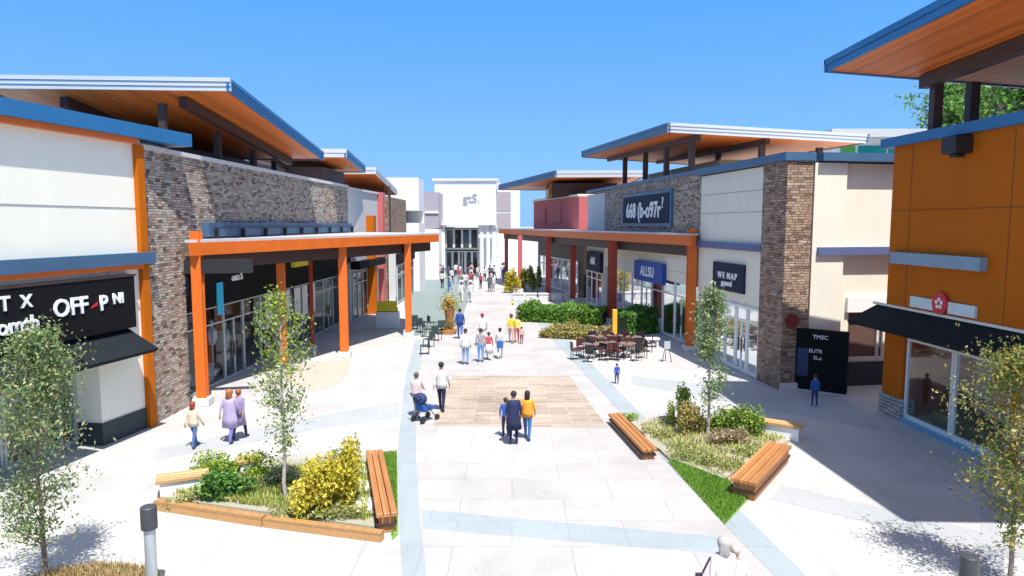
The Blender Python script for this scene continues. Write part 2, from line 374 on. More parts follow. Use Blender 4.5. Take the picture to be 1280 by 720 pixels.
m = MB(FA); m.box(-16, .12, 0, .30, 5.262, 5.62); m.build('ledge', M_blued, bA)
m = MB(FA); m.box(-16, 2.1, -14, .32, 9.123, 9.55); m.build('eave', M_blue, bA)
m = MB(FA); m.box(-16, -.86, .0, .28, 3.36, 4.92); sgn = m.build('sign_board', M_black, bA)
m = MB(FA); m.box(-16, -.80, .0, .30, 4.923, 4.98); m.build('sign_cap', M_beam, sgn)
text('OFF', .66, FA, -3.25, .285, 4.24, -1, sgn, M_letter, bold=.012)
text('omth', .55, FA, -4.85, .285, 3.98, -1, sgn, M_letter, bold=.012)
text('T', .5, FA, -5.2, .285, 4.55, -1, sgn, M_letter, bold=.012)
text('X', .45, FA, -4.6, .285, 4.55, -1, sgn, M_letter, bold=.01)
text('P', .60, FA, -2.12, .285, 4.22, -1, sgn, M_letter, bold=.015)
text('NI', .42, FA, -1.56, .285, 4.3, -1, sgn, M_letter, bold=.015)
m = MB(FA); m.quad((-2.62, .29, 4.12), (-2.34, .29, 4.18), (-2.32, .29, 4.3), (-2.5, .29, 4.22)); m.build('red_mark', M_red, sgn, norm=False)
m = MB(FA)
for a, b in ((-3.4, -.95), (-8.0, -3.75)):
    m.hexa([(a, .01, 2.85), (b, .01, 2.85), (b+.1, .95, 2.62), (a-.1, .95, 2.62), (a, .01, 3.34), (b, .01, 3.34), (b+.1, 1.0, 2.72), (a-.1, 1.0, 2.72)])
    m.build('awning', M_awning, bA); m = MB(FA)
shop(bA, FA, -6.9, -2.12, 4, -.85, .02, 3.38, M_frame, M_glass, 2.55, .09, door=(3, 1))
m = MB(FA); m.box(-6.9, -2.1, -5.0, -4.9, 0, 3.4); m.box(-6.9, -2.1, -4.9, -.9, 3.36, 3.44); m.build('interior', M_innerl, bA)
displays(bA, FA, -6.6, -2.6, -3.5, -1.6, 5, [M_dark, M_conc, M_dark, M_framew], seed=3)
# roof over left group
TW = fthing('stone_building', 'stone clad shop building with blade roof, black shopfront and dark clerestory', 'building', FB)
E1 = 22.9
m = MB(FB); m.box(.02, E1, -.5, 0, 3.95, 8.85); m.box(.02, 2.35, -1.2, -.001, 0, 3.95); m.build('stone_wall', M_stone, TW)
m = MB(FB); m.box(-.02, E1+.05, -.6, .06, 8.853, 9.0); m.box(-.05, .018, -.62, .05, 0, 8.85); m.build('coping', M_conc, TW)
m = MB(FB); m.box(.5, E1, -14, -.62, 3.96, 8.7); m.box(2.36, 2.6, -14, -1.21, 0, 3.9); m.build('wall', M_stuccoG, TW)
m = MB(FB); m.box(2.36, E1, -1.1, -.45, 3.22, 3.94); m.box(2.36, E1, -.02, .10, 3.96, 5.2); m.build('sign_band', M_black, TW)
shop(TW, FB, 2.62, E1, 11, -.6, .02, 3.2, M_frame, M_glass, 2.5, .06, door=(2, 6, 9))
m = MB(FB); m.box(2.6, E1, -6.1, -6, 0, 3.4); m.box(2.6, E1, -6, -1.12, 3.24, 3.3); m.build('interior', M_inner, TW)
displays(TW, FB, 3.0, E1-.5, -2.4, -1.0, 22, [M_conc, M_letter, M_dark, M_frame, M_letter], (1.3, 2.3), 5)
for i, (a, z) in enumerate(((5.6, 3.95), )): text('ono S', .42, FB, a+.6, .115, 4.35, -1, TW, M_letter, bold=.01)
m = MB(FB); m.box(4.35, 4.85, .12, .16, 3.0, 4.25); m.build('banner', M_cyan, TW)
m = MB(FB); m.box(4.2, 6.8, .101, .13, 4.95, 5.15); m.build('fascia_strip', M_stuccoR, TW)
m = MB(FB); m.box(12.2, 14.2, .12, .32, 4.35, 4.75); m.build('lamp_box', M_yel, TW)
m = MB(FB)
for a, b in ((10.5, 11.3), (11.8, 12.5), (12.9, 13.6), (14.3, 15.2), (15.5, 16.3), (16.8, 17.6)):
    m.box(a, b, -.54, -.52, 1.5, 3.1); m.build('window_poster', M_letter, TW); m = MB(FB)
m = MB(FB); m.box(3.7, 22.8, .003, .26, 6.02, 6.55); m.build('steel_rail', M_blued, TW)
m = MB(FB)
for i in range(9): m.box(4.1+i*2.3, 4.2+i*2.3, .262, .42, 5.95, 6.32)
m.box(3.9, 22.6, .36, .42, 6.33, 6.38); m.build('rail_posts', M_dark, TW)
# clerestory + blade roof (high at near end)
c4 = [L3(287, 97, 24.3), None, None, L3(405, 190, 36.5)]
c4[0] = (c4[0][0], 24.3, c4[0][2]); c4[1] = (-18.6, 24.0, c4[0][2]+.05); c4[2] = (-18.6, 36.4, c4[3][2]+.05)
rfL = slab_roof(TW, c4, .46, (M_soffit, M_blue, M_fasc, M_roofm), 3)
m = MB(FB); m.box(6.0, 21.5, -8, -2.6, 8.7, 9.75); m.build('clerestory', plain('dark_clerestory', (.05, .05, .05), .5, .3, 2), TW)
for s_, d_ in ((3.2, -1.0), (7.3, -1.0), (10.8, -1.0), (13.6, -1.1), (6.2, -5.5), (9.5, -5.5)):
    p = FB(s_, d_, 8.7); zt = roof_z(c4, p.x, p.y)-.5
    m = MB(); m.box(p.x-.12, p.x+.12, p.y-.12, p.y+.12, 8.6, zt-.25); m.build('post', M_beam, TW)
for xx in (-11.9, -16.2):
    y0, y1 = 25.1, 35.9; z0 = roof_z(c4, xx, y0)-.62; z1 = roof_z(c4, xx, y1)-.62
    m = MB(); m.bar((xx, y0, z0), (xx+.3, y1, z1), .3, .36); m.build('rafter', M_beam, TW)
# --- canopy, left
C1, C2, C3 = P(254, 506), P(431, 446), P(511, 421)
tip = (-4.75, 42.4)
FC = Fr(C1, (tip[0]-C1[0], tip[1]-C1[1]), -1)
LC = math.hypot(tip[0]-C1[0], tip[1]-C1[1])
cn = fthing('entrance_canopy', 'long orange steel canopy on orange columns against the stone clad shop', 'canopy', FC)
m = MB(FC); m.box(-.35, LC, .0, .22, 5.40, 5.85); m.build('edge_beam', M_orangep, cn)
m = MB(FC); m.box(.6, LC-.3, -.5, -.22, 4.85, 5.38); m.build('girder', M_beam, cn)
w0 = FB(2.2, .12, 0); w1 = FB(E1, .12, 0); f0 = FC(-.2, .18, 0); f1 = FC(LC+.1, .18, 0)
m = MB(); m.poly([(w0.x, w0.y), (f0.x, f0.y), (f1.x, f1.y), (-9.9, 46.5), (w1.x, w1.y)], 5.853, 5.95); m.build('roof_deck', M_fasc, cn)
m = MB(); m.bar((-11.9, C1[1]-.1, 5.0), (-9.35, C1[1]+.4, 5.0), .25, .5); m.build('cross_beam', M_dark, cn)
for k in range(1, 8):
    a = FB(2.2+k*2.5, .14, 5.6); b = FC(k*2.35, -.22, 5.6)
    m = MB(); m.bar((a.x, a.y, 5.62), (b.x, b.y, 5.62), .16, .3); m.build('joist', M_beam, cn)
def column(par, x, y, z1, w=.42, mat=M_orangep, top=None, rz=0):
    m = MB(); c, s = math.cos(rz), math.sin(rz)
    def bx(w, a, b, m):
        q = [(x+c*i*w/2-s*j*w/2, y+s*i*w/2+c*j*w/2) for i, j in ((-1, -1), (1, -1), (1, 1), (-1, 1))]; m.poly(q, a, b)
    # H-section: two flanges and a web, on a stone foot
    def fl(off):
        q = [(x+c*(i*w/2)-s*(off+j*.035), y+s*(i*w/2)+c*(off+j*.035)) for i, j in ((-1, -1), (1, -1), (1, 1), (-1, 1))]; m.poly(q, .28, z1)
    fl(-w/2+.035); fl(w/2-.035)
    q = [(x+c*i*.1-s*j*(w/2-.07), y+s*i*.1+c*j*(w/2-.07)) for i, j in ((-1, -1), (1, -1), (1, 1), (-1, 1))]; m.poly(q, .28, z1)
    o = m.build('column', mat, par)
    m = MB(); bx(w+.25, 0, .28, m); m.build('footing', M_conc, o, bevel=.02)
    return o
column(cn, *C1, 6.25, .34, rz=R(6)); column(cn, *C2, 5.4, .38, rz=R(6)); column(cn, *C3, 5.4, .36, rz=R(6)); cm = P(355, 462)
column(cn, *cm, 5.4, .32, rz=R(6)); p = P(391, 440); column(cn, *p, 5.4, .12, M_redp)
# ================================================================== LEFT FAR BUILDINGS
FC2 = Fr((FB(E1, 0, 0).x, FB(E1, 0, 0).y), (.06, .998), -1)
bC = fthing('grey_building', 'pale grey rendered shop beyond the stone clad building, under two stacked roofs', 'building', FC2)
m = MB(FC2); m.box(.1, 9.5, -10, -.05, 0, 8.75); m.build('wall', M_stuccoG, bC)
m = MB(FC2); m.box(.05, 9.6, -.4, .06, 8.753, 8.9); m.build('coping', M_conc, bC)
m = MB(FC2); m.box(4.4, 5.1, -.04, .5, 0, 7.1); m.build('pilaster', M_orange, bC)
m = MB(FC2); m.box(7.7, 8.3, -.04, .35, 0, 8.9); m.build('pilaster', M_redwall, bC)
shop(bC, FC2, .6, 4.2, 3, .0, .05, 3.2, M_frame, M_glassd, 2.5)
m = MB(FC2); m.box(.3, 7.3, .02, .6, 3.5, 4.0); m.build('sign_band', M_black, bC)
a = L3(433, 186, 40.5); b = L3(457, 207, 47)
c4b = [a, (-16, 40.2, a[2]), (-16, 47.2, b[2]), b]
slab_roof(bC, c4b, .5, (M_soffit, M_blue, M_fasc, M_roofm), 2)
m = MB(); m.box(-15.5, -11.3, 41.3, 46.3, 8.0, 9.9); m.build('clerestory', M_beam, bC)
bC2 = thing('stone_gabled_building', 'small far shop with stone pier, orange soffit and silver edged roof', 'building', (-10.5, 55, 0))
m = MB(); m.box(-16, -9.9, 54.6, 64, 0, 8.7); m.build('wall', M_stoneR, bC2)
m = MB(); m.box(-9.85, -9.3, 54.2, 64, 0, 4.6); m.build('shop_wall', M_stuccoG, bC2)
shop(bC2, Fr((-9.3, 54.4), (0, 1), -1), .2, 9.2, 4, .05, .05, 3.2, M_frame, M_glassd, 2.4, .1)
m = MB(); m.box(-9.29, -9.1, 54.5, 63.8, 3.3, 4.1); m.build('sign_band', M_black, bC2)
a = L3(470, 209, 50.5); b = L3(497, 237, 60)
c4c = [a, (-15.5, 50, a[2]), (-15.5, 60, b[2]), b]
slab_roof(bC2, c4c, .5, (M_soffit, M_fasc, M_fasc, M_roofm), 2)
m = MB()
for x in (-10.4, -9.9): m.box(x-.1, x+.1, 55.2, 55.4, 5.3, 9.5)
m.build('post', M_beam, bC2)
bD = thing('white_block_building', 'plain white flat topped block with dark recess beside the road', 'building', (-10, 68, 0))
pL = L3(483, 222, 66); pR = L3(523, 222, 66)
m = MB(); m.box(pL[0], pR[0], 66, 70, 7.8, pR[2]); m.box(pL[0], pR[0], 69.5, 70.5, 0, 7.8); m.box(pR[0]-1.6, pR[0], 66, 69.5, 0, 6.6); m.box(pL[0]-2, pR[0]-1.7, 66.5, 69.5, 4.2, 5.6); m.build('wall', M_white, bD)
m = MB(); m.box(pL[0], pR[0]-1.62, 68, 69.4, 5.7, 7.7); m.build('recess', M_purple, bD)
shop(bD, Fr((pL[0], 69.4), (1, 0), -1), .3, 2.2, 2, .05, .05, 3.4, M_frame, M_glassd, 2.4)
bE = thing('mauve_building', 'mauve panelled upper storey between two white blocks', 'building', (-10, 80, 0))
pL = L3(522, 240, 80); pR = L3(548, 240, 80)
m = MB(); m.box(pL[0], pR[0], 80, 90, 6.0, pL[2]); m.build('panel_wall', M_purple, bE)
m = MB(); m.box(pL[0], pR[0], 79.9, 90, 0, 5.9); m.box(pL[0], pR[0], 79.85, 79.98, 7.75, 7.95); m.build('wall', M_white, bE)
# far white anchor store
bF = thing('white_anchor_store', 'tall white anchor store with columned entrance closing the street end', 'building', (-5, 85, 0))
pL = L3(543, 226, 85); pR = L3(620, 226, 85); zt = pL[2]
xa, xb = L3(556, 300, 85)[0], L3(598, 300, 85)[0]; zo = L3(560, 285, 85)[2]
m = MB(); m.box(pL[0], pR[0], 85.2, 100, zo+.6, zt); m.box(pL[0], xa, 85.2, 100, 0, zo+.6); m.box(xb, pR[0], 85.2, 100, 0, zo+.6); m.build('wall', M_white, bF)
m = MB(); m.box(pL[0]-.3, pR[0]+.3, 85.0, 100.3, zt, zt+.3); m.box(pL[0]-.1, pR[0]+.1, 84.8, 85.2, zo+.1, zo+.7); m.build('cornice', M_conc, bF)
for px in (549, 554, 602, 610, 617):
    x = L3(px, 300, 83.5)[0]; m = MB(); m.tube((x, 83.5, 0), (x, 83.5, zo+.1), .26, .24, 12); m.box(x-.4, x+.4, 83.1, 83.9, zo+.08, zo+.35); m.build('column', M_white, bF)
m = MB(); m.box(pL[0], pR[0], 82.9, 84.4, zo+.36, zo+.55); m.build('entrance_slab', M_white, bF)
fF = Fr((xa, 85.8), (1, 0), -1)
shop(bF, fF, .05, xb-xa-.05, 4, 0, 3.3, zo-.1, M_framew, M_glassd, None, .12)
shop(bF, fF, .05, xb-xa-.05, 5, 0, .05, 3.1, M_framew, M_glassd, None, .12, door=(2,))
m = MB(); m.box(xa, xb, 90, 90.1, 0, zo); m.build('interior', M_innerl, bF)
text('gtS.', 1.5, Fr((0, 85.2), (1, 0), -1), L3(589, 250, 85)[0], .05, L3(589, 248, 85)[2], -1, bF, flatm('grey_letters', (.35, .35, .35)), ext=.05, bold=.02)
bG = thing('pale_side_building', 'pale building with mauve upper windows right of the anchor store', 'building', (2, 88, 0))
pL = L3(621, 236, 88); pR = L3(650, 236, 88)
m = MB(); m.box(pL[0], pR[0], 88, 98, 0, pL[2]); m.build('wall', M_white, bG)
for z0, z1 in ((8.2, 10.6), (5.6, 7.9)):
    m = MB(); m.box(pL[0]+.05, pL[0]+1.8, 87.9, 87.995, z0, z1); m.build('window', M_purple, bG)
# ================================================================== RIGHT STONE / BEIGE BUILDING
bR = fthing('corner_building', 'beige corner shop building with tan stone pier and blade roof above', 'building', FR)
m = MB(FR)
m.box(1.7, 8.1, -.5, 0, 0, 8.85); m.box(25.3, 30.5, -.5, 0, 0, 8.85); m.box(8.1, 25.3, -.5, -.01, 3.9, 5.6)
m.box(1.7, 30.5, -14, -.51, 4.0, 8.6); m.build('wall', M_stuccoR, bR)
m = MB(FR); m.box(8.1, 25.3, -.5, .05, 5.6, 9.02); m.build('stone_wall', M_stone, bR)
m = MB(FR); m.box(-.12, 1.7, -.9, .16, 0, 8.9); m.build('stone_pier', M_stoneR, bR)
m = MB(FR); m.box(-.2, 8.2, -.95, .30, 8.905, 9.22); m.box(8.2, 30.6, -.7, .15, 9.022, 9.22); m.build('coping', M_blued, bR)
m = MB(FR); m.box(1.72, 8.1, 0, .18, 5.35, 5.65); m.build('ledge', plain('ledge_blue', (.10, .13, .27), .5, .1), bR)
m = MB(FR); m.box(1.72, 8.1, 0, .012, 7.0, 7.02); m.box(1.72, 8.1, 0, .012, 7.9, 7.92); m.box(2.6, 8.1, 0, .012, 2.9, 2.92); m.build('wall_joint', MATS['joint_shadow_gap'], bR)
m = MB(FR); m.box(3.2, 6.25, .003, .12, 3.45, 4.72); sg = m.build('sign_board', M_nsign, bR)
text('W E  M.A.P', .40, FR, 4.72, .125, 4.14, 1, sg, M_letter, bold=.008)
text('general', .36, FR, 4.75, .125, 3.80, 1, sg, M_letter, bold=.008)
m = MB(FR); m.box(11.6, 20.4, .053, .2, 6.35, 8.42); sg = m.build('sign_frame', M_blued, bR)
m = MB(FR); m.box(11.85, 20.15, .202, .24, 6.55, 8.25); sg2 = m.build('sign_board', M_nsign, sg)
text('668 (b-o97r', 1.3, FR, 16.2, .245, 7.3, 1, sg2, M_letter, bold=.03)
text('?', .85, FR, 12.75, .245, 7.7, 1, sg2, M_letter, bold=.01)
shop(bR, FR, 1.75, 5.9, 4, .06, .03, 2.95, M_framew, M_glass, 2.3, .09, door=(1,))
m = MB(FR); m.box(25.3, 30.4, 0, .03, 4.2, 8.8); m.build('grey_panel', M_stuccoG, bR)
shop(bR, FR, 8.15, 25.2, 9, -.3, .03, 3.3, M_framew, M_glass, 2.5, .08, door=(1, 4, 7))
m = MB(FR); m.box(8.1, 25.3, -.45, -.02, 3.32, 3.88); m.build('sign_band', M_stuccoR, bR)
m = MB(FR); m.box(1.7, 25.3, -5.1, -5, 0, 3.4); m.build('interior', M_innerl, bR)
displays(bR, FR, 8.6, 24.8, -2.6, -.8, 18, [M_dark, M_beam, M_letter, M_dark, M_red], (1.3, 2.4), 9)
m = MB(FR); m.box(12.6, 17.6, .02, .25, 3.0, 4.2); sg = m.build('sign_board', M_bsign, bR); text('ALLSU', .85, FR, 15.1, .26, 3.6, 1, sg, M_letter, bold=.015)
m = MB(FR); m.box(25.6, 29.6, .04, .3, 2.8, 4.3); sg = m.build('sign_board', M_nsign, bR); text('ABK', .8, FR, 27.5, .31, 3.6, 1, sg, M_letter, bold=.015)
shop(bR, FR, 25.5, 30.2, 3, .08, .03, 2.75, M_framew, M_glassd, 2.2, .08)
# roof
def ptR(px, py, s): # point over the facade line offset outward 1.2 at distance s
    q = FR(s, 1.3, 0); l = L3(px, py, q.y); return (q.x, q.y, l[2])
a = ptR(833, 153, 9.4); b = ptR(727, 189, 27.6)
nr = Vector(a)+Vector((.9896, .1437, 0))*11.3; nr.z = 11.3; fr_ = Vector(b)+Vector((.9896, .1437, 0))*11.3; fr_.z = 11.5
c4r = [a, tuple(nr), tuple(fr_), b]
slab_roof(bR, c4r, .5, (M_soffit, M_blued, M_fasc, M_roofm), 3)
for s_, d_ in ((10.8, -.6), (14.5, -.6), (18.2, -.6), (22.5, -.6), (10.6, -4.5), (10.8, -8), (16, -4.5)):
    p = FR(s_, d_, 0); zt = roof_z(c4r, p.x, p.y)-.5
    m = MB(); m.box(p.x-.15, p.x+.15, p.y-.15, p.y+.15, 8.9, zt-.2); m.build('post', M_beam, bR)
for d_ in (-.6, -4.5):
    p0 = FR(10.0, d_, 0); p1 = FR(26.6, d_, 0)
    m = MB(); m.bar((p0.x, p0.y, roof_z(c4r, p0.x, p0.y)-.62), (p1.x, p1.y, roof_z(c4r, p1.x, p1.y)-.62), .28, .3); m.build('rafter', M_beam, bR)
m = MB(FR); m.box(13, 25, -8, -3.2, 8.6, 10.2); m.build('clerestory', plain('olive_clerestory', (.28, .25, .12), .6, .2), bR)
# wall facing the camera (second face)
m = MB(FR2); m.box(1.05, 2.4, -3.5, .0, 0, 8.85); m.box(2.4, 9, -.6, -.25, 3.6, 8.85); m.box(2.4, 2.9, -.6, -.25, 0, 3.6); m.box(4.45, 9, -.6, -.25, 0, 3.6); m.box(2.9, 4.45, -.6, -.25, 0, 1.15); m.box(1.6, 9, -4, -.62, 3.7, 8.8)
m.build('side_wall', M_stuccoR, bR)
m = MB(FR2); m.box(1.22, 9, -4.2, .25, 8.907, 9.222); m.build('side_coping', M_blued, bR)
m = MB(FR2); m.box(1.25, 2.45, .003, .14, 5.3, 5.6); m.box(2.45, 9, -.25, .14, 5.3, 5.6); m.build('side_ledge', MATS['ledge_blue'], bR)
m = MB(FR2); m.box(2.41, 9, -.25, -.18, 0, .95); m.build('plinth', M_plinth, bR)
m = MB(FR2); m.box(2.75, 4.6, -.25, -.1, 3.0, 3.6); m.build('lintel', M_white, bR)
m = MB(FR2); m.box(2.9, 4.6, -.42, -.36, 1.15, 3.0); w_ = m.build('window', plain('brown_blind', (.12, .07, .055), .6, .15), bR)
m = MB(FR2); m.box(2.8, 4.6, -.26, -.16, 1.0, 1.17); m.box(4.2, 4.3, -.36, -.28, 1.17, 2.99); m.build('window_frame', M_conc, w_)
m = MB(FR2); m.box(-.18, 1.24, .15, .2, .002, .3); m.build('pier_base', M_conc, bR)
m = MB(FR2); m.lathe((.55, .3, 0), [(.01, 0)], 3)
# ------- canopy right
D1 = (9.1, 34.3); tipR = (-1.3, 78.5)
FD = Fr(D1, (tipR[0]-D1[0], tipR[1]-D1[1]), 1); LD = math.hypot(tipR[0]-D1[0], tipR[1]-D1[1])
cr = fthing('entrance_canopy', 'long orange and red canopy on columns in front of the beige corner shops', 'canopy', FD)
m = MB(FD); m.box(-.3, LD, 0, .24, 5.42, 5.92); m.build('edge_beam', M_orangep, cr)
m = MB(FD); m.box(.3, LD-.5, -.6, -.25, 4.85, 5.4); m.build('girder', M_beam, cr)
w0 = FR(8.0, .1, 0); w1 = FR(30.2, .1, 0); f0 = FD(-.15, .2, 0); f1 = FD(LD+.1, .2, 0)
m = MB(); m.poly([(f0.x, f0.y), (w0.x, w0.y), (w1.x, w1.y), (5.5, 62), (1.2, 79.5), (f1.x, f1.y)], 5.925, 6.02); m.build('roof_deck', M_fasc, cr)
for k in range(1, 11):
    b = FD(k*2.3, -.25, 0); a = FR(7.8+k*2.2, .12, 0); m = MB(); m.bar((a.x, a.y, 5.6), (b.x, b.y, 5.6), .16, .3); m.build('joist', M_beam, cr)
column(cr, 9.15, 34.6, 6.25, .42, M_orangep)
q = FD(10.8, .0, 0); c2 = column(cr, q.x, q.y, 5.4, .55, M_redp)
for (px, py, w, mt) in ((716, 377, .5, M_redp), (685, 373, .5, M_redp), (650, 364, .5, M_redwall), (633, 352, .5, M_redwall)):
    p = P(px, py); column(cr, *p, 5.4, w*.85, mt)
p = P(768, 424); o = MB(); o.box(p[0]-.13, p[0]+.13, p[1]-.13, p[1]+.13, 0, 1.7); yb = tag(o.build('sunlit_foot_block', plain('painted_sunlight_amber', (.85, .42, .03), .5, .1), None, bevel=.02), 'short amber block painted as sunlight on the foot of the thick red canopy column', 'painted sunlight block')  # added block: its amber colour stands in for sun on the column base
# ------- red building
bRd = thing('red_building', 'red rendered shop building with rounded end and clerestory under a blade roof', 'building', (5, 62, 0))
p0 = (5.6, 60.5); p1 = (1.9, 76)
FX = Fr(p0, (p1[0]-p0[0], p1[1]-p0[1]), 1); LX = math.hypot(p1[0]-p0[0], p1[1]-p0[1])
def arcpts(n=8, r=2.2):
    out = [(-1.0, 0.0), (LX-r, 0.0)]
    for i in range(1, n+1): t = math.pi/2*i/n; out.append((LX-r+r*math.sin(t), -r+r*math.cos(t)))
    out += [(LX, -9), (-1.0, -9)]; return out
m = MB(FX); m.poly(arcpts(), 5.9, 8.9); m.build('parapet_wall', M_redwall, bRd)
m = MB(FX); m.poly([(a, b-.5 if b > -3 else b) for a, b in arcpts()], 0, 5.85); m.build('wall', M_beam, bRd)
m = MB(FX); m.poly([(a+(.1 if a > 2 else 0), b+(.1 if b > -5 else 0)) for a, b in arcpts()], 8.903, 9.1); m.build('coping', M_stuccoR, bRd)
for a in (4.0, 9.2): m = MB(FX); m.box(a, a+3.8, .005, .1, 6.6, 8.0); m.build('raised_panel', M_redwall, bRd)
shop(bRd, FX, .3, LX-3, 5, -.42, .05, 3.2, M_framew, M_glassd, 2.4, .12)
a = L3(694, 213, 59); b = L3(623, 231, 74); tr = L3(775, 214, 61)
c4x = [a, (a[0]+8, 60, a[2]+.1), (a[0]+7.5, 75, b[2]), b]
slab_roof(bRd, c4x, .6, (M_soffit, M_blued, M_fasc, M_roofm), 2)
m = MB(); m.box(3.6, 9.5, 62, 73, 9.0, a[2]-.9); m.build('clerestory', M_beam, bRd)
for i, mt in enumerate((M_orange, M_stuccoR, flatm('sky_pane', (.25, .45, .6), .1))):
    y0 = 63+i*3.2; m = MB(); m.box(3.45, 3.598, y0, y0+2.3, 9.15, a[2]-1.2); m.build('clerestory_panel', mt, bRd)
for px, mt in ((752, 0),):
    pass
# teal glazed building beyond
bT = thing('teal_glass_building', 'teal glazed building with pale flat roof beyond the beige corner shop', 'building', (30, 60, 0))
pl, pr = L3(1040, 163, 60), L3(1225, 163, 60)
m = MB(); m.box(pl[0], pr[0]+12, 60, 75, pl[2]-.55, pl[2]+.15); m.build('flat_roof', M_fasc, bT)
m = MB(); m.box(pl[0]+.5, pr[0]+12, 61, 74, 0, pl[2]-.56); m.build('wall', M_white, bT)
for i, (x0, x1, mt) in enumerate(((1052, 1069, flatm('green_pane', (.12, .42, .1), .2)), (1074, 1108, M_teal), (1112, 1150, M_teal), (1154, 1190, M_teal))):
    a, b = L3(x0, 182, 60.8), L3(x1, 206, 60.8)
    m = MB(); m.box(a[0], b[0], 60.9, 60.99, b[2]-1, a[2]); m.build('window', mt, bT)
# ================================================================== RIGHT ORANGE BUILDING
bH = fthing('orange_building', 'orange panelled shop building with black awning and high timber lined roof', 'building', FH)
m = MB(FH); m.box(-16, 0, -.4, 0, 3.45, 9.05); m.box(-1.05, 0, -.4, -.001, .72, 3.45); m.box(-.4, 0, -12, -.41, 0, 9.0); m.box(-16, -.41, -12, -.41, 3.7, 8.9); m.box(-16, -9.2, -.4, -.001, 0, 3.45); m.box(-5.9, -5.55, -.4, -.001, .1, 3.45)
m.build('wall', M_orange, bH)
m = MB(FH)
for a in (-1.0, -5.15, -9.3): m.box(a, a+.025, 0, .008, 3.5, 9.0)
m.box(-16, 0, 0, .009, 6.93, 6.955); m.build('panel_joint', plain('orange_gap', (.2, .06, .01), .8, .1), bH)
m = MB(FH); m.box(-1.08, .06, -.45, .06, 0, .71); m.build('stone_base', M_stonew, bH)
m = MB(FH); m.box(-16, .45, -12, .22, 9.052, 9.36); m.build('eave', M_blue, bH)
m = MB(FH); m.box(-4.45, -.4, .001, .22, 5.2, 5.58); m.build('light_bar', plain('steel_blue', (.22, .33, .42), .4, .08), bH)
m = MB(FH); m.box(-3.65, -3.05, .0, .55, 8.5, 9.0); m.box(-3.5, -3.2, .1, .4, 8.4, 8.5); m.build('wall_lamp', M_dark, bH, bevel=.03)
m = MB(FH); m.hexa([(-6.8, 0, 3.42), (.55, 0, 3.42), (.65, .95, 3.05), (-6.9, .95, 3.05), (-6.8, 0, 3.70), (.55, 0, 3.70), (.65, 1.0, 3.14), (-6.9, 1.0, 3.14)]); m.build('awning', M_awning, bH)
m = MB(FH); m.box(-7, .7, 0, .06, 3.71, 3.79); m.build('awning_rail', M_stuccoR, bH)
m = MB(FH); m.box(-2.45, -1.35, .003, .08, 3.86, 4.2); m.build('sign_plaque', plain('pale_plaque', (.6, .72, .72), .4), bH)
m = MB(FH); m.box(-4.2, -3.1, .003, .08, 3.86, 4.2); m.build('sign_plaque', MATS['pale_plaque'], bH)
def disc(fr, s, d, z, r, th, n=20):
    m = MB(fr); k = []
    for dd in (d, d+th):
        for i in range(n): t = 2*math.pi*i/n; m.v.append(fr(s+r*math.cos(t), dd, z+r*math.sin(t)))
    for i in range(n): j = (i+1) % n; m.f.append((i, j, n+j, n+i))
    m.f.append(tuple(range(n))); m.f.append(tuple(range(n, 2*n))); return m
bg = disc(FH, -2.78, .003, 4.12, .33, .12).build('round_badge', M_red, bH)
m = MB(FH)
for i in range(5):
    t = R(90+72*i); m.hexa([(-2.78+.12*math.cos(t)+u*.05, .124, 4.12+.12*math.sin(t)+v*.05) for u, v in ((-1, -1), (1, -1), (1, 1), (-1, 1))]+[(-2.78+.12*math.cos(t)+u*.05, .14, 4.12+.12*math.sin(t)+v*.05) for u, v in ((-1, -1), (1, -1), (1, 1), (-1, 1))])
m.build('badge_mark', M_letter, bg)
shop(bH, FH, -5.5, -1.08, 2, -.12, .12, 3.4, M_framew, M_glass, 2.75, .09)
shop(bH, FH, -9.15, -5.95, 2, -.12, .12, 3.4, M_frameg, M_glass, 2.75, .09, door=(0,))
m = MB(FH); m.box(-9.2, -1.08, -.3, .05, 0, .115); m.build('sill', plain('blue_sill', (.16, .36, .55), .5, .1), bH)
m = MB(FH); m.box(-9.1, -.5, -3.1, -3.0, 0, 3.5); m.box(-9.1, -.5, -5, -.4, 0.01, .05); m.build('interior', M_innerl, bH)
m = MB(FH); m.box(-4.8, -1.6, -1.9, -.7, .06, .5); m.build('display_plinth', plain('olive_cloth', (.20, .19, .05), .9), bH)
m = MB(FH); m.box(-4.6, -4.0, -1.0, -.95, 1.1, 3.0); m.box(-3.2, -2.2, -2.2, -2.15, .8, 2.0); m.build('display_board', M_orange, bH)
m = MB(FH); m.box(-3.5, -1.9, -2.6, -2.3, .5, 2.2); m.build('display_cabinet', M_letter, bH)
displays(bH, FH, -9.0, -1.5, -2.4, -1.0, 7, [M_letter, M_dark, M_red, M_conc], (1.2, 2.0), 12)
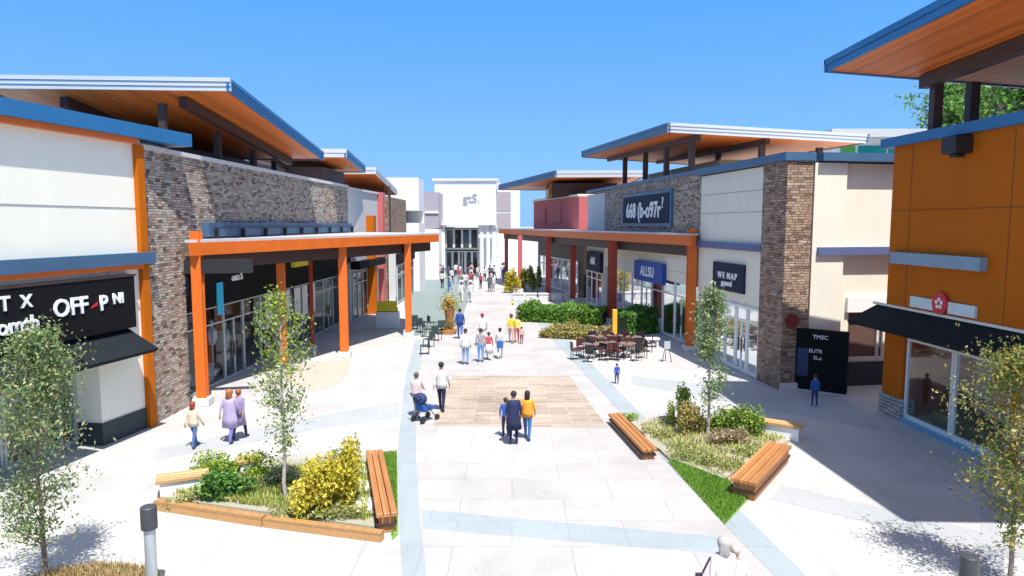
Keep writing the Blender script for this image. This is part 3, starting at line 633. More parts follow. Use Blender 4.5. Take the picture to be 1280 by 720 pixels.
# high roof
xa_ = L3(1030, 75, 22.5); xb_ = L3(1172, 0, 17.15)
sl = (xb_[2]-xa_[2])/(22.5-17.15)
yn = 9.0
zr = L3(1280, 95, 22.5)
n0 = (xa_[0]+.0573*(22.5-yn), yn, xa_[2]+sl*(22.5-yn))
slopex = (zr[2]-xa_[2])/(zr[0]-xa_[0])
n1 = (n0[0]+12, yn, n0[2]+slopex*12); f1_ = (xa_[0]+12, 22.5, xa_[2]+slopex*12)
c4h = [n0, n1, f1_, xa_]
slab_roof(bH, c4h, .42, (M_soffit, M_blue, M_blue, M_roofm), 2)
for x_, y_ in ((13.25, 21.7), (13.45, 15.8), (14.25, 21.5)):
    zt = roof_z(c4h, x_, y_)-.42; m = MB(); m.box(x_-.14, x_+.14, y_-.14, y_+.14, 8.9, zt-.2); m.build('post', M_beam, bH)
for x_ in (13.1, 18.0):
    m = MB(); m.bar((x_-.1, 22.0, roof_z(c4h, x_-.1, 22.0)-.60), (x_+.4, 10, roof_z(c4h, x_+.4, 10)-.60), .3, .4); m.build('rafter', M_beam, bH)
# ================================================================== KIOSK BOARD
k0, k1 = P(990, 487), P(1057, 496)
FK = Fr(k0, (k1[0]-k0[0], k1[1]-k0[1]), -1); LK = math.hypot(k1[0]-k0[0], k1[1]-k0[1])
ks = fthing('directory_board', 'tall black directory board with white lettering beside the tan stone pier', 'sign board', FK)
m = MB(FK); m.box(0, LK, -.28, 0, .08, 2.45); m.build('panel', M_black, ks, bevel=.015)
m = MB(FK); m.box(.05, LK-.05, -.22, -.05, 0, .079); m.build('base', M_conc, ks)
text('TMSC', .22, FK, LK*.5, .012, 2.17, -1, ks, M_letter, ext=.01)
text('EUTR', .2, FK, LK*.42, .012, 1.62, -1, ks, M_letter, ext=.01)
text('SLo', .2, FK, LK*.46, .012, 1.36, -1, ks, M_letter, ext=.01)
m = MB(FK); m.box(.15, .55, .0, .012, .6, 1.7); m.build('blue_panel', plain('deep_blue_print', (.01, .03, .10), .6), ks)
# round plaque on the pier + red display
pq = MB(FR2)
m = disc(FR2, .22, .17, 2.75, .28, .05); tag(m.build('round_plaque', plain('dark_red_plaque', (.18, .02, .02), .5)), 'small round dark red plaque fixed on the tan stone pier', 'plaque')
# ================================================================== FOLIAGE
def leaf(m, c, r, rg, up=.3):
    n = Vector((rg.gauss(0, 1), rg.gauss(0, 1), rg.gauss(0, 1)+up)).normalized(); a = n.orthogonal().normalized()
    a.rotate(Matrix.Rotation(rg.uniform(0, 6.28), 3, n)); b = n.cross(a)
    k = len(m.v); m.v += [c-a*r, c+b*r*.45, c+a*r, c-b*r*.45]; m.f.append((k, k+1, k+2, k+3))
def tree(label, base, h, cb, width, nl, stops, seed, lr=.06, rtr=.05, name='young_tree', bark=M_bark, group=None, lean=(0, 0), shape='column', low=0, mname=None):
    rg = random.Random(seed); t = thing(name, label, 'tree', (base[0], base[1], 0), 0, group)
    m = MB(); pts = []; p = Vector((base[0], base[1], 0)); n = 9
    for i in range(n+1):
        z = h*.95*i/n; pts.append(Vector((base[0]+lean[0]*i/n+rg.uniform(-.02, .02)*h*.2, base[1]+lean[1]*i/n+rg.uniform(-.02, .02)*h*.2, z)))
    for i in range(n): m.tube(pts[i], pts[i+1], rtr*(1-.8*i/n), rtr*(1-.8*(i+1)/n), 7)
    tips = []
    nb = int(16+h*5)
    for k in range(nb):
        f = rg.random()**.85; z = cb+(h*.93-cb)*f
        if k < low: z = cb*rg.uniform(.55, 1)
        i = min(n-1, int(z/(h*.95)*n)); q = pts[i].lerp(pts[i+1], z/(h*.95)*n-i)
        prof = {'column': math.sin(math.pi*min(1, .18+.8*f))**.7, 'round': math.sin(math.pi*(.12+.8*f))**.6}[shape]
        w = width/2*prof*rg.uniform(.5, 1.1); an = rg.uniform(0, 6.28)
        e = q+Vector((math.cos(an)*w, math.sin(an)*w, w*rg.uniform(.5, 1.3)))
        m.tube(q, e, rtr*.28, rtr*.08, 5); tips.append((q, e, w))
        for _ in range(2):
            e2 = q.lerp(e, rg.uniform(.4, .9)); e3 = e2+Vector((rg.uniform(-1, 1), rg.uniform(-1, 1), rg.uniform(-.1, 1)))*w*.5
            m.tube(e2, e3, rtr*.12, rtr*.05, 4); tips.append((e2, e3, w*.5))
    m.build('trunk', bark, t, norm=False)
    c = MB()
    for _ in range(nl):
        q, e, w = rg.choice(tips); pp = q.lerp(e, rg.uniform(.25, 1.08))
        s_ = .10+w*.18; pp = pp+Vector((rg.gauss(0, s_), rg.gauss(0, s_), rg.gauss(0, s_)))
        leaf(c, pp, lr*rg.uniform(.6, 1.3), rg)
    c.build('crown', leafm(mname or 'leaves_%d' % seed, stops), t, norm=False)
    return t
G1 = [(0, (.06, .12, .04)), (.5, (.18, .27, .09)), (.85, (.33, .39, .16)), (1, (.5, .4, .22))]
G2 = [(0, (.06, .13, .02)), (.5, (.2, .32, .04)), (1, (.5, .52, .08))]
G3 = [(0, (.06, .12, .03)), (.45, (.20, .27, .06)), (.75, (.38, .33, .07)), (1, (.48, .32, .10))]
tree('slender olive leaved young tree in front of the black shop sign', P(58, 738), 4.8, 1.35, 1.8, 9500, G1, 1, .040, .05, low=5)
tree('thin young tree in the bed with sparse yellow green crown', P(357, 632), 5.25, 1.7, 1.25, 3000, G2, 2, .046, .05, low=4, bark=M_barkp)
tree('narrow pale stemmed young tree beside the orange canopy column', P(885, 548), 4.9, 1.7, 1.0, 3300, [(0, (.08, .15, .05)), (.6, (.22, .32, .12)), (1, (.42, .48, .25))], 3, .06, .05, low=5, bark=M_barkp)
tree('autumn tinted young tree in front of the orange building', P(1262, 732), 4.35, 1.5, 1.9, 9500, G3, 4, .040, .045, low=6)
# big trees beyond the orange building
tr_n = 0
for x, y, h, w, lb in ((35.5, 47, 17.5, 9, 'large bright green tree behind the orange building near the roof posts'), (44, 50, 18, 10, 'broad bright green tree furthest along behind the orange building'), (40, 62, 19, 7, 'green tree standing farther back between the two bright ones')):
    tree(lb, (x, y), h, 7, w, 9000, [(0, (.03, .09, .01)), (.5, (.10, .26, .03)), (1, (.25, .45, .08))], 20+tr_n, .24, .35, name='broadleaf_tree', group='tall trees beyond the shops', shape='round', mname='leaves_big'); tr_n += 1
def shrub(name, label, cat, x, y, rx, ry, h, n, stops, seed, lr=.06, group=None, stem=False, rz=0, mname=None, z0=.05, clumps=7):
    rg = random.Random(seed); t = thing(name, label, cat, (x, y, 0), rz, group)
    M = THING_M[t.name]; cl = []
    for k in range(clumps):
        cl.append((Vector((rg.uniform(-.75, .75)*rx, rg.uniform(-.75, .75)*ry, h*rg.uniform(.3, .8))), rg.uniform(.35, .6)))
    st = MB()
    for c_, r_ in cl:
        st.tube(M @ Vector((c_.x*.5, c_.y*.5, 0)), M @ c_, .02, .008, 5)
    st.build('stem', M_bark, t, norm=False)
    m = MB()
    for i in range(n):
        c_, r_ = rg.choice(cl)
        v = Vector((rg.gauss(0, 1), rg.gauss(0, 1), rg.gauss(0, 1))).normalized()*rg.random()**.45
        p = c_+Vector((v.x*rx*r_, v.y*ry*r_, v.z*h*r_*.75)); p.z = max(z0, p.z)
        leaf(m, M @ p, lr*rg.uniform(.6, 1.3), rg, .6)
    m.build('foliage', leafm(mname or name+'_leaves', stops), t, norm=False)
    return t
def blades(name, poly_fn, n, h, stops, seed, w=.012, lean=.3, mname=None):
    rg = random.Random(seed); m = MB()
    for _ in range(n):
        p = poly_fn(rg)
        a = rg.uniform(0, 6.28); hh = h*rg.uniform(.5, 1.25); d = Vector((math.cos(a), math.sin(a), 0)); o = Vector((-d.y, d.x, 0))*w
        ln = rg.uniform(0, lean)*hh; b = Vector((p[0], p[1], p[2] if len(p) > 2 else .0)); k = len(m.v)
        m.v += [b-o, b+o, b+d*ln*.4+Vector((0, 0, hh*.6))+o*.7, b+d*ln*.4+Vector((0, 0, hh*.6))-o*.7, b+d*ln+Vector((0, 0, hh))]
        m.f += [(k, k+1, k+2, k+3), (k+3, k+2, k+4)]
    return m, leafm(mname or name+'_blades', stops, .3)
def inpoly(pts):
    xs = [p[0] for p in pts]; ys = [p[1] for p in pts]
    def inside(x, y):
        c = False; n = len(pts)
        for i in range(n):
            x1, y1 = pts[i]; x2, y2 = pts[(i+1) % n]
            if (y1 > y) != (y2 > y) and x < (x2-x1)*(y-y1)/(y2-y1)+x1: c = not c
        return c
    def f(rg):
        while True:
            x = rg.uniform(min(xs), max(xs)); y = rg.uniform(min(ys), max(ys))
            if inside(x, y): return (x, y, .02)
    return f
def bench(name, label, p0, p1, w, h, top, base, thick=.09, slats=3, backrest=False, group=None):
    L = math.hypot(p1[0]-p0[0], p1[1]-p0[1]); f = Fr(p0, (p1[0]-p0[0], p1[1]-p0[1]), -1)
    t = fthing(name, label, 'bench', f, group=group)
    m = MB(f); sw = (w-.02*(slats-1))/slats
    for i in range(slats): m.box(0, L, -w/2+i*(sw+.02), -w/2+i*(sw+.02)+sw, h-thick, h)
    m.build('seat', top, t, bevel=.008)
    m = MB(f); m.box(.08, L-.08, -w/2+.05, w/2-.05, 0, h-thick-.003); m.build('base', base, t, bevel=.008)
    if base is top:
        m = MB(f); m.box(.03, L-.03, -w/2+.01, w/2-.01, h*.35, h*.35+.05); m.build('side_rail', M_beam, t)
    return t
# ------- left planter
lp = pix([(200, 626), (468, 664), (468, 572), (330, 580)])
pl_ = thing('planter_bed', 'timber edged planting bed around the sparse young tree and yellow shrub', 'planter', (*P(350, 640), 0))
m = MB(); m.poly(lp, 0, .10); m.build('soil', M_gravel, pl_)
m = MB(); a, b, c = P(196, 636), P(330, 657), P(478, 676)
m.bar((*a, .11), (*b, .11), .18, .22); m.bar((*P(332, 657), .10), (*c, .10), .18, .20); m.build('timber_edge', M_woode, pl_)
m = MB(); m.bar((*P(332, 578), .1), (*P(462, 566), .1), .15, .2); m.build('kerb', M_conc, pl_)
bench('timber_bench', 'long reddish timber box bench beside the white stepping slabs', P(484, 668), P(468, 583), .44, .46, M_woodb, M_woodb)
b1 = bench('slatted_bench', 'pale timber topped bench on white base at the open end of the bed', P(196, 622), P(262, 612), .5, .48, M_woodl, M_white)
bench('slatted_bench', 'pale timber topped bench end showing behind the lime topped shrub', P(296, 598), P(326, 593), .45, .5, M_woodl, M_white)
for i, (x, y, lb) in enumerate(((455, 592, 'white paving slab in the bed furthest from the timber edge'), (455, 612, 'middle white paving slab of the row beside the bench'), (456, 636, 'white paving slab in the bed nearest the timber edge'))):
    p = P(x, y); m = MB(); m.box(p[0]-.3, p[0]+.22, p[1]-.33, p[1]+.33, .09, .14); tag(m.build('paving_slab', M_white, None, bevel=.01), lb, 'paving slab', 'white slabs beside the bench')
YG = [(0, (.25, .28, .03)), (.4, (.58, .52, .05)), (.8, (.80, .66, .08)), (1, (.6, .38, .08))]
DG = [(0, (.03, .10, .02)), (.5, (.09, .24, .04)), (1, (.2, .40, .07))]
LG = [(0, (.10, .20, .02)), (.5, (.28, .42, .04)), (1, (.5, .6, .1))]
p = P(300, 624); shrub('green_shrub', 'dense dark green shrub near the timber edge of the bed', 'shrub', p[0], p[1], .75, .45, .75, 2600, DG, 31, .06)
p = P(296, 598); shrub('lime_shrub', 'lime green low shrub behind the dark green shrub', 'shrub', p[0], p[1], .95, .4, .62, 2600, LG, 32, .055)
p = P(345, 612); shrub('grey_shrub', 'loose grey green shrub at the foot of the sparse tree', 'shrub', p[0], p[1], .6, .5, .5, 900, [(0, (.1, .15, .06)), (1, (.4, .45, .25))], 33, .05)
p = P(400, 648); shrub('yellow_shrub', 'tall golden yellow shrub beside the sparse young tree', 'shrub', p[0], p[1], .52, .5, 1.3, 3400, YG, 34, .055, clumps=10)
p = P(432, 640); shrub('yellow_shrub', 'tallest golden upright shrub next to the white slabs', 'shrub', p[0], p[1]+.1, .30, .4, 1.6, 3000, YG, 35, .055, clumps=9, mname='yellow_shrub_leaves')
p = P(415, 658); shrub('creeping_shrub', 'low pale green and tan creeping plant along the timber edge', 'shrub', p[0], p[1]+.15, 1.0, .35, .35, 2600, [(0, (.12, .2, .03)), (.5, (.35, .4, .1)), (1, (.6, .48, .25))], 36, .045)
p = P(400, 612); shrub('blue_shrub', 'small blue grey plant behind the golden shrubs', 'shrub', p[0]+.35, p[1]+.3, .35, .35, 1.0, 700, [(0, (.05, .1, .15)), (1, (.18, .3, .4))], 37, .05)
lawn = inpoly(pix([(478, 568), (496, 566), (497, 650), (490, 672), (484, 600)]))
for k_, (x_, y_, sx_, lb_) in enumerate(((375, 602, .5, 'pale ground plant behind the sparse tree stem'), (240, 634, .6, 'thin pale ground plant in the pointed corner of the bed'), (365, 650, .55, 'straw coloured low plant in front of the sparse tree stem'))):
    p = P(x_, y_); shrub('low_plant', lb_, 'plant', p[0], p[1], sx_, .35, .3, 900, [(0, (.18, .26, .06)), (.6, (.42, .44, .16)), (1, (.62, .52, .3))], 70+k_, .045, mname='low_plant_leaves')
sheet('lawn_strip', pix([(476, 566), (496, 566), (498, 668), (490, 676)]), .014, M_lawn)
m, mt = blades('lawn', lawn, 2600, .09, [(0, (.03, .12, .02)), (1, (.10, .26, .04))], 41); o = m.build('grass', M_grass, None, norm=False); o['kind'] = 'stuff'; tag(o, 'strip of short green lawn between the timber bench and paving band', 'grass')
def over(pts, z):
    f = inpoly(pts)
    def g(rg): p = f(rg); return (p[0], p[1], z)
    return g
CV = [(0, (.14, .24, .04)), (.45, (.34, .42, .08)), (.8, (.55, .52, .16)), (1, (.6, .46, .22))]
m, mt = blades('ground_cover', over(pix([(215, 624), (460, 657), (462, 585), (335, 592), (262, 606)]), .09), 7500, .17, CV, 81, .016, .9); o = m.build('ground_cover', mt, None, norm=False); o['kind'] = 'stuff'; tag(o, 'loose yellow green ground cover filling the timber edged bed', 'ground cover')
# corner mound bottom left
cx, cy = P(70, 775); m = MB(); m.lathe((cx, cy, 0), [(1.75, 0), (1.6, .12), (1.1, .26), (.4, .33), (.02, .34)], 28)
struct(m.build('terrain', M_mulch, None, smooth=True))
def mound(rg):
    a = rg.uniform(0, 6.28); r = 1.65*math.sqrt(rg.random()); return (cx+r*math.cos(a), cy+r*math.sin(a), .34*(1-(r/1.8)**2)-.02)
m, mt = blades('dry_grass', mound, 9000, .16, [(0, (.18, .16, .05)), (.5, (.38, .27, .10)), (1, (.5, .36, .16))], 42, .01, .8); o = m.build('dry_grass', mt, None, norm=False); o['kind'] = 'stuff'; tag(o, 'tan dry grass covering the low mound under the olive leaved tree', 'grass')
# ------- right planter
rp = pix([(788, 530), (834, 522), (938, 528), (990, 552), (950, 572), (905, 602), (836, 576)])
pr_ = thing('planter_bed', 'mulched planting bed around the narrow pale stemmed tree', 'planter', (*P(880, 560), 0))
m = MB(); m.poly(rp, 0, .09); m.build('mulch', plain('grey_mulch', (.42, .36, .29), .95, .4, 12, bump=.03), pr_)
m = MB(); m.poly(pix([(800, 548), (850, 560), (905, 566), (900, 574), (838, 572), (806, 556)]), .085, .10); m.build('gravel', M_gravel, pr_)
sheet('lawn_triangle', pix([(836, 579), (906, 657), (936, 624), (905, 600), (872, 580)]), .014, M_lawn)
m, mt = blades('lawn', inpoly(pix([(836, 579), (906, 656), (935, 624), (905, 598), (872, 578)])), 7000, .10, [], 43, mname='lawn_blades'); o = m.build('grass', M_grass, None, norm=False); o['kind'] = 'stuff'; tag(o, 'triangle of bright green lawn at the tip of the mulched bed', 'grass')
m, mt = blades('ground_cover', over(pix([(800, 534), (836, 526), (936, 532), (980, 552), (945, 570), (905, 598), (842, 574)]), .08), 3600, .15, CV, 82, .016, .9, mname='ground_cover_blades'); o = m.build('ground_cover', mt, None, norm=False); o['kind'] = 'stuff'; tag(o, 'loose yellow green ground cover growing through the mulched bed', 'ground cover')
bench('timber_bench', 'narrow reddish timber bench along the band at the left of the mulched bed', P(812, 576), P(768, 529), .42, .34, M_woodb, M_woodb)
bench('timber_bench', 'wide reddish timber box bench beside the lawn triangle', P(928, 625), P(974, 575), .62, .48, M_woodb, M_woodb)
bench('slatted_bench', 'golden timber topped bench on white base behind the mulched bed', P(935, 541), P(1003, 552), .45, .5, M_woodl, M_white)
p = P(862, 545); shrub('golden_shrub', 'tan and gold upright shrub left of the pale tree stem', 'shrub', p[0]-.05, p[1]-.2, .45, .35, 1.0, 2000, [(0, (.25, .22, .05)), (.5, (.5, .42, .1)), (1, (.62, .5, .25))], 51, .05)
p = P(845, 535); shrub('lime_shrub', 'tall lime green shrub at the corner of the mulched bed', 'shrub', p[0], p[1], .35, .4, 1.35, 1700, LG, 52, .055, mname='lime_shrub_leaves')
p = P(905, 545); shrub('green_shrub', 'bright green spreading shrub right of the pale tree stem', 'shrub', p[0], p[1], 1.1, .4, 1.0, 3200, [(0, (.03, .09, .02)), (.5, (.2, .34, .04)), (1, (.42, .52, .08))], 53, .055, mname='bright_shrub_leaves')
p = P(885, 585); shrub('pale_shrub', 'low yellowish ground plant above the lawn triangle', 'shrub', p[0], p[1], .9, .7, .32, 1700, [(0, (.2, .26, .06)), (1, (.5, .48, .2))], 54, .045)
p = P(915, 560); shrub('tan_grass', 'tuft of tan ornamental grass in front of the spreading shrub', 'ornamental grass', p[0], p[1], .7, .3, .6, 900, [(0, (.3, .22, .12)), (1, (.55, .45, .3))], 55, .06)
for k_, (x_, y_, sx_, lb_) in enumerate(((825, 548, .5, 'pale low plant by the narrow timber bench in the mulched bed'), (940, 572, .6, 'straw coloured low plant behind the wide timber box bench'), (868, 566, .6, 'yellow green low plant in front of the pale tree stem'))):
    p = P(x_, y_); shrub('low_plant', lb_, 'plant', p[0], p[1], sx_, .35, .3, 900, [], 75+k_, .045, mname='low_plant_leaves')
p = P(783, 530); shrub('small_lime_shrub', 'small lime plant at the far end of the narrow timber bench', 'shrub', p[0], p[1]+.2, .4, .25, .35, 500, LG, 56, .045, mname='lime_shrub_leaves')
# ------- far right hedges
def hedge(label, a, b, w, h, seed, n, stops=DG, nm='hedge', lr=.12):
    L = math.hypot(b[0]-a[0], b[1]-a[1]); f = Fr(a, (b[0]-a[0], b[1]-a[1]), -1); t = fthing(nm, label, 'hedge', f); rg = random.Random(seed)
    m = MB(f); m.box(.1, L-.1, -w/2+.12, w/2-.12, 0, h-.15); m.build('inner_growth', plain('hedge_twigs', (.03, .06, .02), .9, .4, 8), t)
    m = MB()
    for _ in range(n):
        s_ = rg.uniform(0, L); side = rg.random()
        if side < .45: q = (s_, rg.uniform(-w/2, w/2), h+rg.gauss(0, .09)+.16*math.sin(s_*2.1+seed)+.1*math.sin(s_*5.3)-.05)
        else: q = (s_, rg.choice((-1, 1))*(w/2+rg.gauss(0, .04)), rg.uniform(.05, h))
        leaf(m, f(*q), lr*rg.uniform(.6, 1.2), rg, .4)
    m.build('foliage', leafm(nm+'_leaves_%d' % seed, stops), t, norm=False)
hedge('clipped bright green hedge starting at the painted sunlit column foot and running beside the walk', P(757, 404), P(652, 399), 2.4, .95, 3, 6500, [(0, (.04, .12, .015)), (.5, (.12, .28, .03)), (1, (.28, .46, .07))])
hedge('rounded green hedge behind the thick red column', P(775, 418), P(812, 414), 1.6, 1.35, 4, 3000)
hedge('long band of yellow and tan low planting in front of the green hedge', P(682, 418), P(758, 422), 2.6, .45, 5, 4200, [(0, (.15, .15, .03)), (.5, (.4, .34, .08)), (1, (.6, .5, .22))], 'flower_bed', .10)
for i, (px, py, h, st, lb) in enumerate(((641, 366, 2.2, YG, 'golden yellow bush at the corner of the tall grasses'), (655, 364, 2.3, [(0, (.1, .13, .02)), (1, (.35, .36, .08))], 'tall olive grass clump beside the golden bush'), (668, 366, 2.4, [(0, (.1, .13, .02)), (1, (.35, .36, .08))], 'tall olive grass clump next to the thin red column'))):
    p = P(px, py); shrub('tall_grass_clump' if i else 'golden_bush', lb, 'ornamental grass' if i else 'shrub', p[0], p[1], .65 if i else .8, .6, h, 1400, st, 60+i, .14)
# stone seat blocks far right
for i, px in enumerate((648, 664, 680, 696, 712)):
    p = P(px, 376); m = MB(); m.box(p[0]-.45, p[0]+.45, p[1]-.3, p[1]+.3, 0, .55); m.box(p[0]-.5, p[0]+.5, p[1]-.35, p[1]+.35, .553, .66)
    tag(m.build('stone_bench', M_conc, None, bevel=.03), 'white stone seat block in the row behind the green hedge', 'seat block', 'white seat blocks behind the hedge')
# flower stand left of far crowd
p = P(562, 404); fs = thing('flower_stand', 'timber brown flower stand topped with yellow and red blooms beside the road', 'flower stand', (*p, 0))
m = MB(); m.lathe((*p, 0), [(.25, 0), (.3, .5), (.35, .9), (.05, .92)], 10); m.build('pot', M_woodb, fs)
m = MB(); rg = random.Random(5)
for _ in range(600): leaf(m, Vector((p[0]+rg.gauss(0, .28), p[1]+rg.gauss(0, .25), 1.3+rg.gauss(0, .28))), .09, rg)
m.build('flowers', leafm('flower_mix', [(0, (.05, .12, .02)), (.5, (.5, .55, .05)), (.8, (.6, .1, .02)), (1, (.6, .4, .02))]), fs, norm=False)
p = P(560, 417); m = MB(); m.lathe((*p, 0), [(.5, 0), (.55, .25), (.1, .3)], 12); pt = thing('low_planter', 'low round timber planter near the road corner with dull red plants', 'planter', (*p, 0)); m.build('tub', M_woodb, pt)
m = MB()
for _ in range(400): leaf(m, Vector((p[0]+rg.gauss(0, .3), p[1]+rg.gauss(0, .25), .45+rg.gauss(0, .12))), .08, rg)
m.build('foliage', leafm('dull_red_mix', [(0, (.05, .1, .02)), (.6, (.3, .3, .08)), (1, (.35, .08, .03))]), pt, norm=False)
# ================================================================== BOLLARD LIGHTS
def bollard(label, p, h):
    t = thing('bollard_light', label, 'bollard light', (*p, 0), 0, 'bollard lights')
    m = MB(); m.lathe((*p, 0), [(.13, 0), (.13, .03), (.095, .05), (.095, h-.42)], 20); m.build('post', plain('pale_steel', (.45, .5, .52), .4, .08, 5, metal=.4), t, smooth=False)
    m = MB(); m.lathe((*p, 0), [(.10, h-.419), (.135, h-.40), (.135, h-.02), (.12, h), (.02, h+.005)], 20); m.build('lamp_head', plain('graphite', (.05, .055, .06), .5, .1), t)
bollard('pale steel bollard light with dark head in front of the timber edged bed', P(191, 742), 1.6)
bollard('short pale steel bollard light near the autumn tinted tree', P(1206, 785), 1.22)
# ================================================================== FURNITURE
M_chair = plain('maroon_seat', (.09, .028, .026), .6, .2); M_chrome = plain('chrome_tube', (.5, .5, .5), .3, .05, metal=.7)
M_chair2 = plain('slate_seat', (.03, .055, .06), .6, .2)
def make_chair(name, label, group, ms, ml, x, y, rz):
    t = thing(name, label, 'chair', (x, y, 0), rz, group); T = THING_M[t.name]
    def B(*a):
        m = MB(); m.box(*a); m.v = [T @ v for v in m.v]; return m
    B(-.22, .22, -.22, .22, .43, .47).build('seat', ms, t, bevel=.01)
    B(-.22, .22, .2, .24, .52, .88).build('backrest', ms, t, bevel=.01)
    for i in (-1, 1):
        for j in (-1, 1):
            B(i*.2-.015, i*.2+.015, j*.2-.015, j*.2+.015, 0, .43 if j < 0 else .6).build('leg', ml, t)
    return t
def cafe_table(label, x, y, group, first=[None]):
    t = thing('cafe_table', label, 'table', (x, y, 0), 0, group)
    m = MB(); m.lathe((x, y, 0), [(.40, .72), (.42, .73), (.42, .755), (.02, .76)], 18); m.build('table_top', plain('taupe_top', (.22, .15, .13), .5, .2), t)
    m = MB(); m.tube((x, y, .03), (x, y, .72), .03, .03, 8); m.build('pedestal', M_chrome, t)
    m = MB(); m.lathe((x, y, 0), [(.24, 0), (.22, .025), (.03, .035)], 14); m.build('base', M_chrome, t)
tabs = [(738, 449), (759, 446), (784, 448), (745, 438), (768, 437), (792, 439)]
ch0 = chb = None
for i, tp in enumerate(tabs):
    x, y = P(*tp); cafe_table('round taupe cafe table amid maroon and black chairs near the planting', x, y, 'cafe tables near the planting')
    for k in range(5):
        a = R(45+72*k+i*17); cx_, cy_ = x+.72*math.cos(a), y+.72*math.sin(a)
        if ch0 is None: ch0 = make_chair('cafe_chair', 'maroon cafe chair drawn up to a round taupe table', 'maroon cafe chairs', M_chair, M_dark, cx_, cy_, a-R(90))
        elif (i+k) % 2 and i+k > 1:
            if chb is None: chb = make_chair('cafe_chair', 'black cafe chair drawn up to a round taupe table', 'black cafe chairs', M_dark, M_chrome, cx_, cy_, a-R(90))
            else: dup(chb, (cx_, cy_, 0), a-R(90))
        else: dup(ch0, (cx_, cy_, 0), a-R(90))
ch1 = None
for i, (px, py) in enumerate(((519, 412), (527, 416), (534, 421), (540, 412), (546, 426), (551, 418), (536, 434), (531, 443))):
    x, y = P(px, py)
    if ch1 is None: ch1 = make_chair('slate_chair', 'slate folding chair standing by the red end column of the canopy', 'slate chairs by the end column', M_chair2, M_dark, x, y, R(20))
    else: dup(ch1, (x, y, 0), R(40*i))
for i, px in enumerate((795, 812)):
    x, y = P(px, 434); t = thing('bench_table', ('low white slab bench nearest the thick red column', 'low white slab bench nearer the easel sign')[i], 'bench', (x, y, 0))
    m = MB(); m.box(x-.5, x+.5, y-.25, y+.25, .42, .5); m.build('seat', M_white, t, bevel=.01)
    for s_ in (-.38, .38): m = MB(); m.box(x+s_-.05, x+s_+.05, y-.2, y+.2, 0, .419); m.build('leg', M_conc, t)
x, y = P(833, 452); t = thing('easel_sign', 'thin dark tripod easel sign standing between the cafe chairs and orange column', 'easel sign', (x, y, 0))
m = MB()
for dx, dy in ((-.22, -.1), (.22, -.1), (0, .25)): m.tube((x+dx, y+dy, 0), (x, y, 1.15), .018, .015, 6)
m.build('tripod', M_dark, t); m = MB(); m.box(x-.14, x+.14, y-.12, y-.09, .62, 1.0); m.build('board', M_frame, t)
# left counter and yellow display
x, y = P(484, 410); t = thing('market_counter', 'white counter under the canopy with yellow fronted display', 'counter', (x, y, 0))
m = MB(); m.box(x-.7, x+.7, y, y+.6, 0, 1.0); m.build('body', M_white, t)
m = MB(); m.box(x-.6, x+.6, y+.1, y+.5, 1.0, 1.25); m.box(x-.55, x-.5, y+.4, y+.45, 1.25, 1.9); m.box(x+.5, x+.55, y+.4, y+.45, 1.25, 1.9); m.build('tray', plain('olive_crate', (.12, .10, .02), .8), t)
m = MB(); m.box(x-.62, x+.62, y+.04, y+.098, 1.05, 1.7); m.build('display_front', M_yel, t)
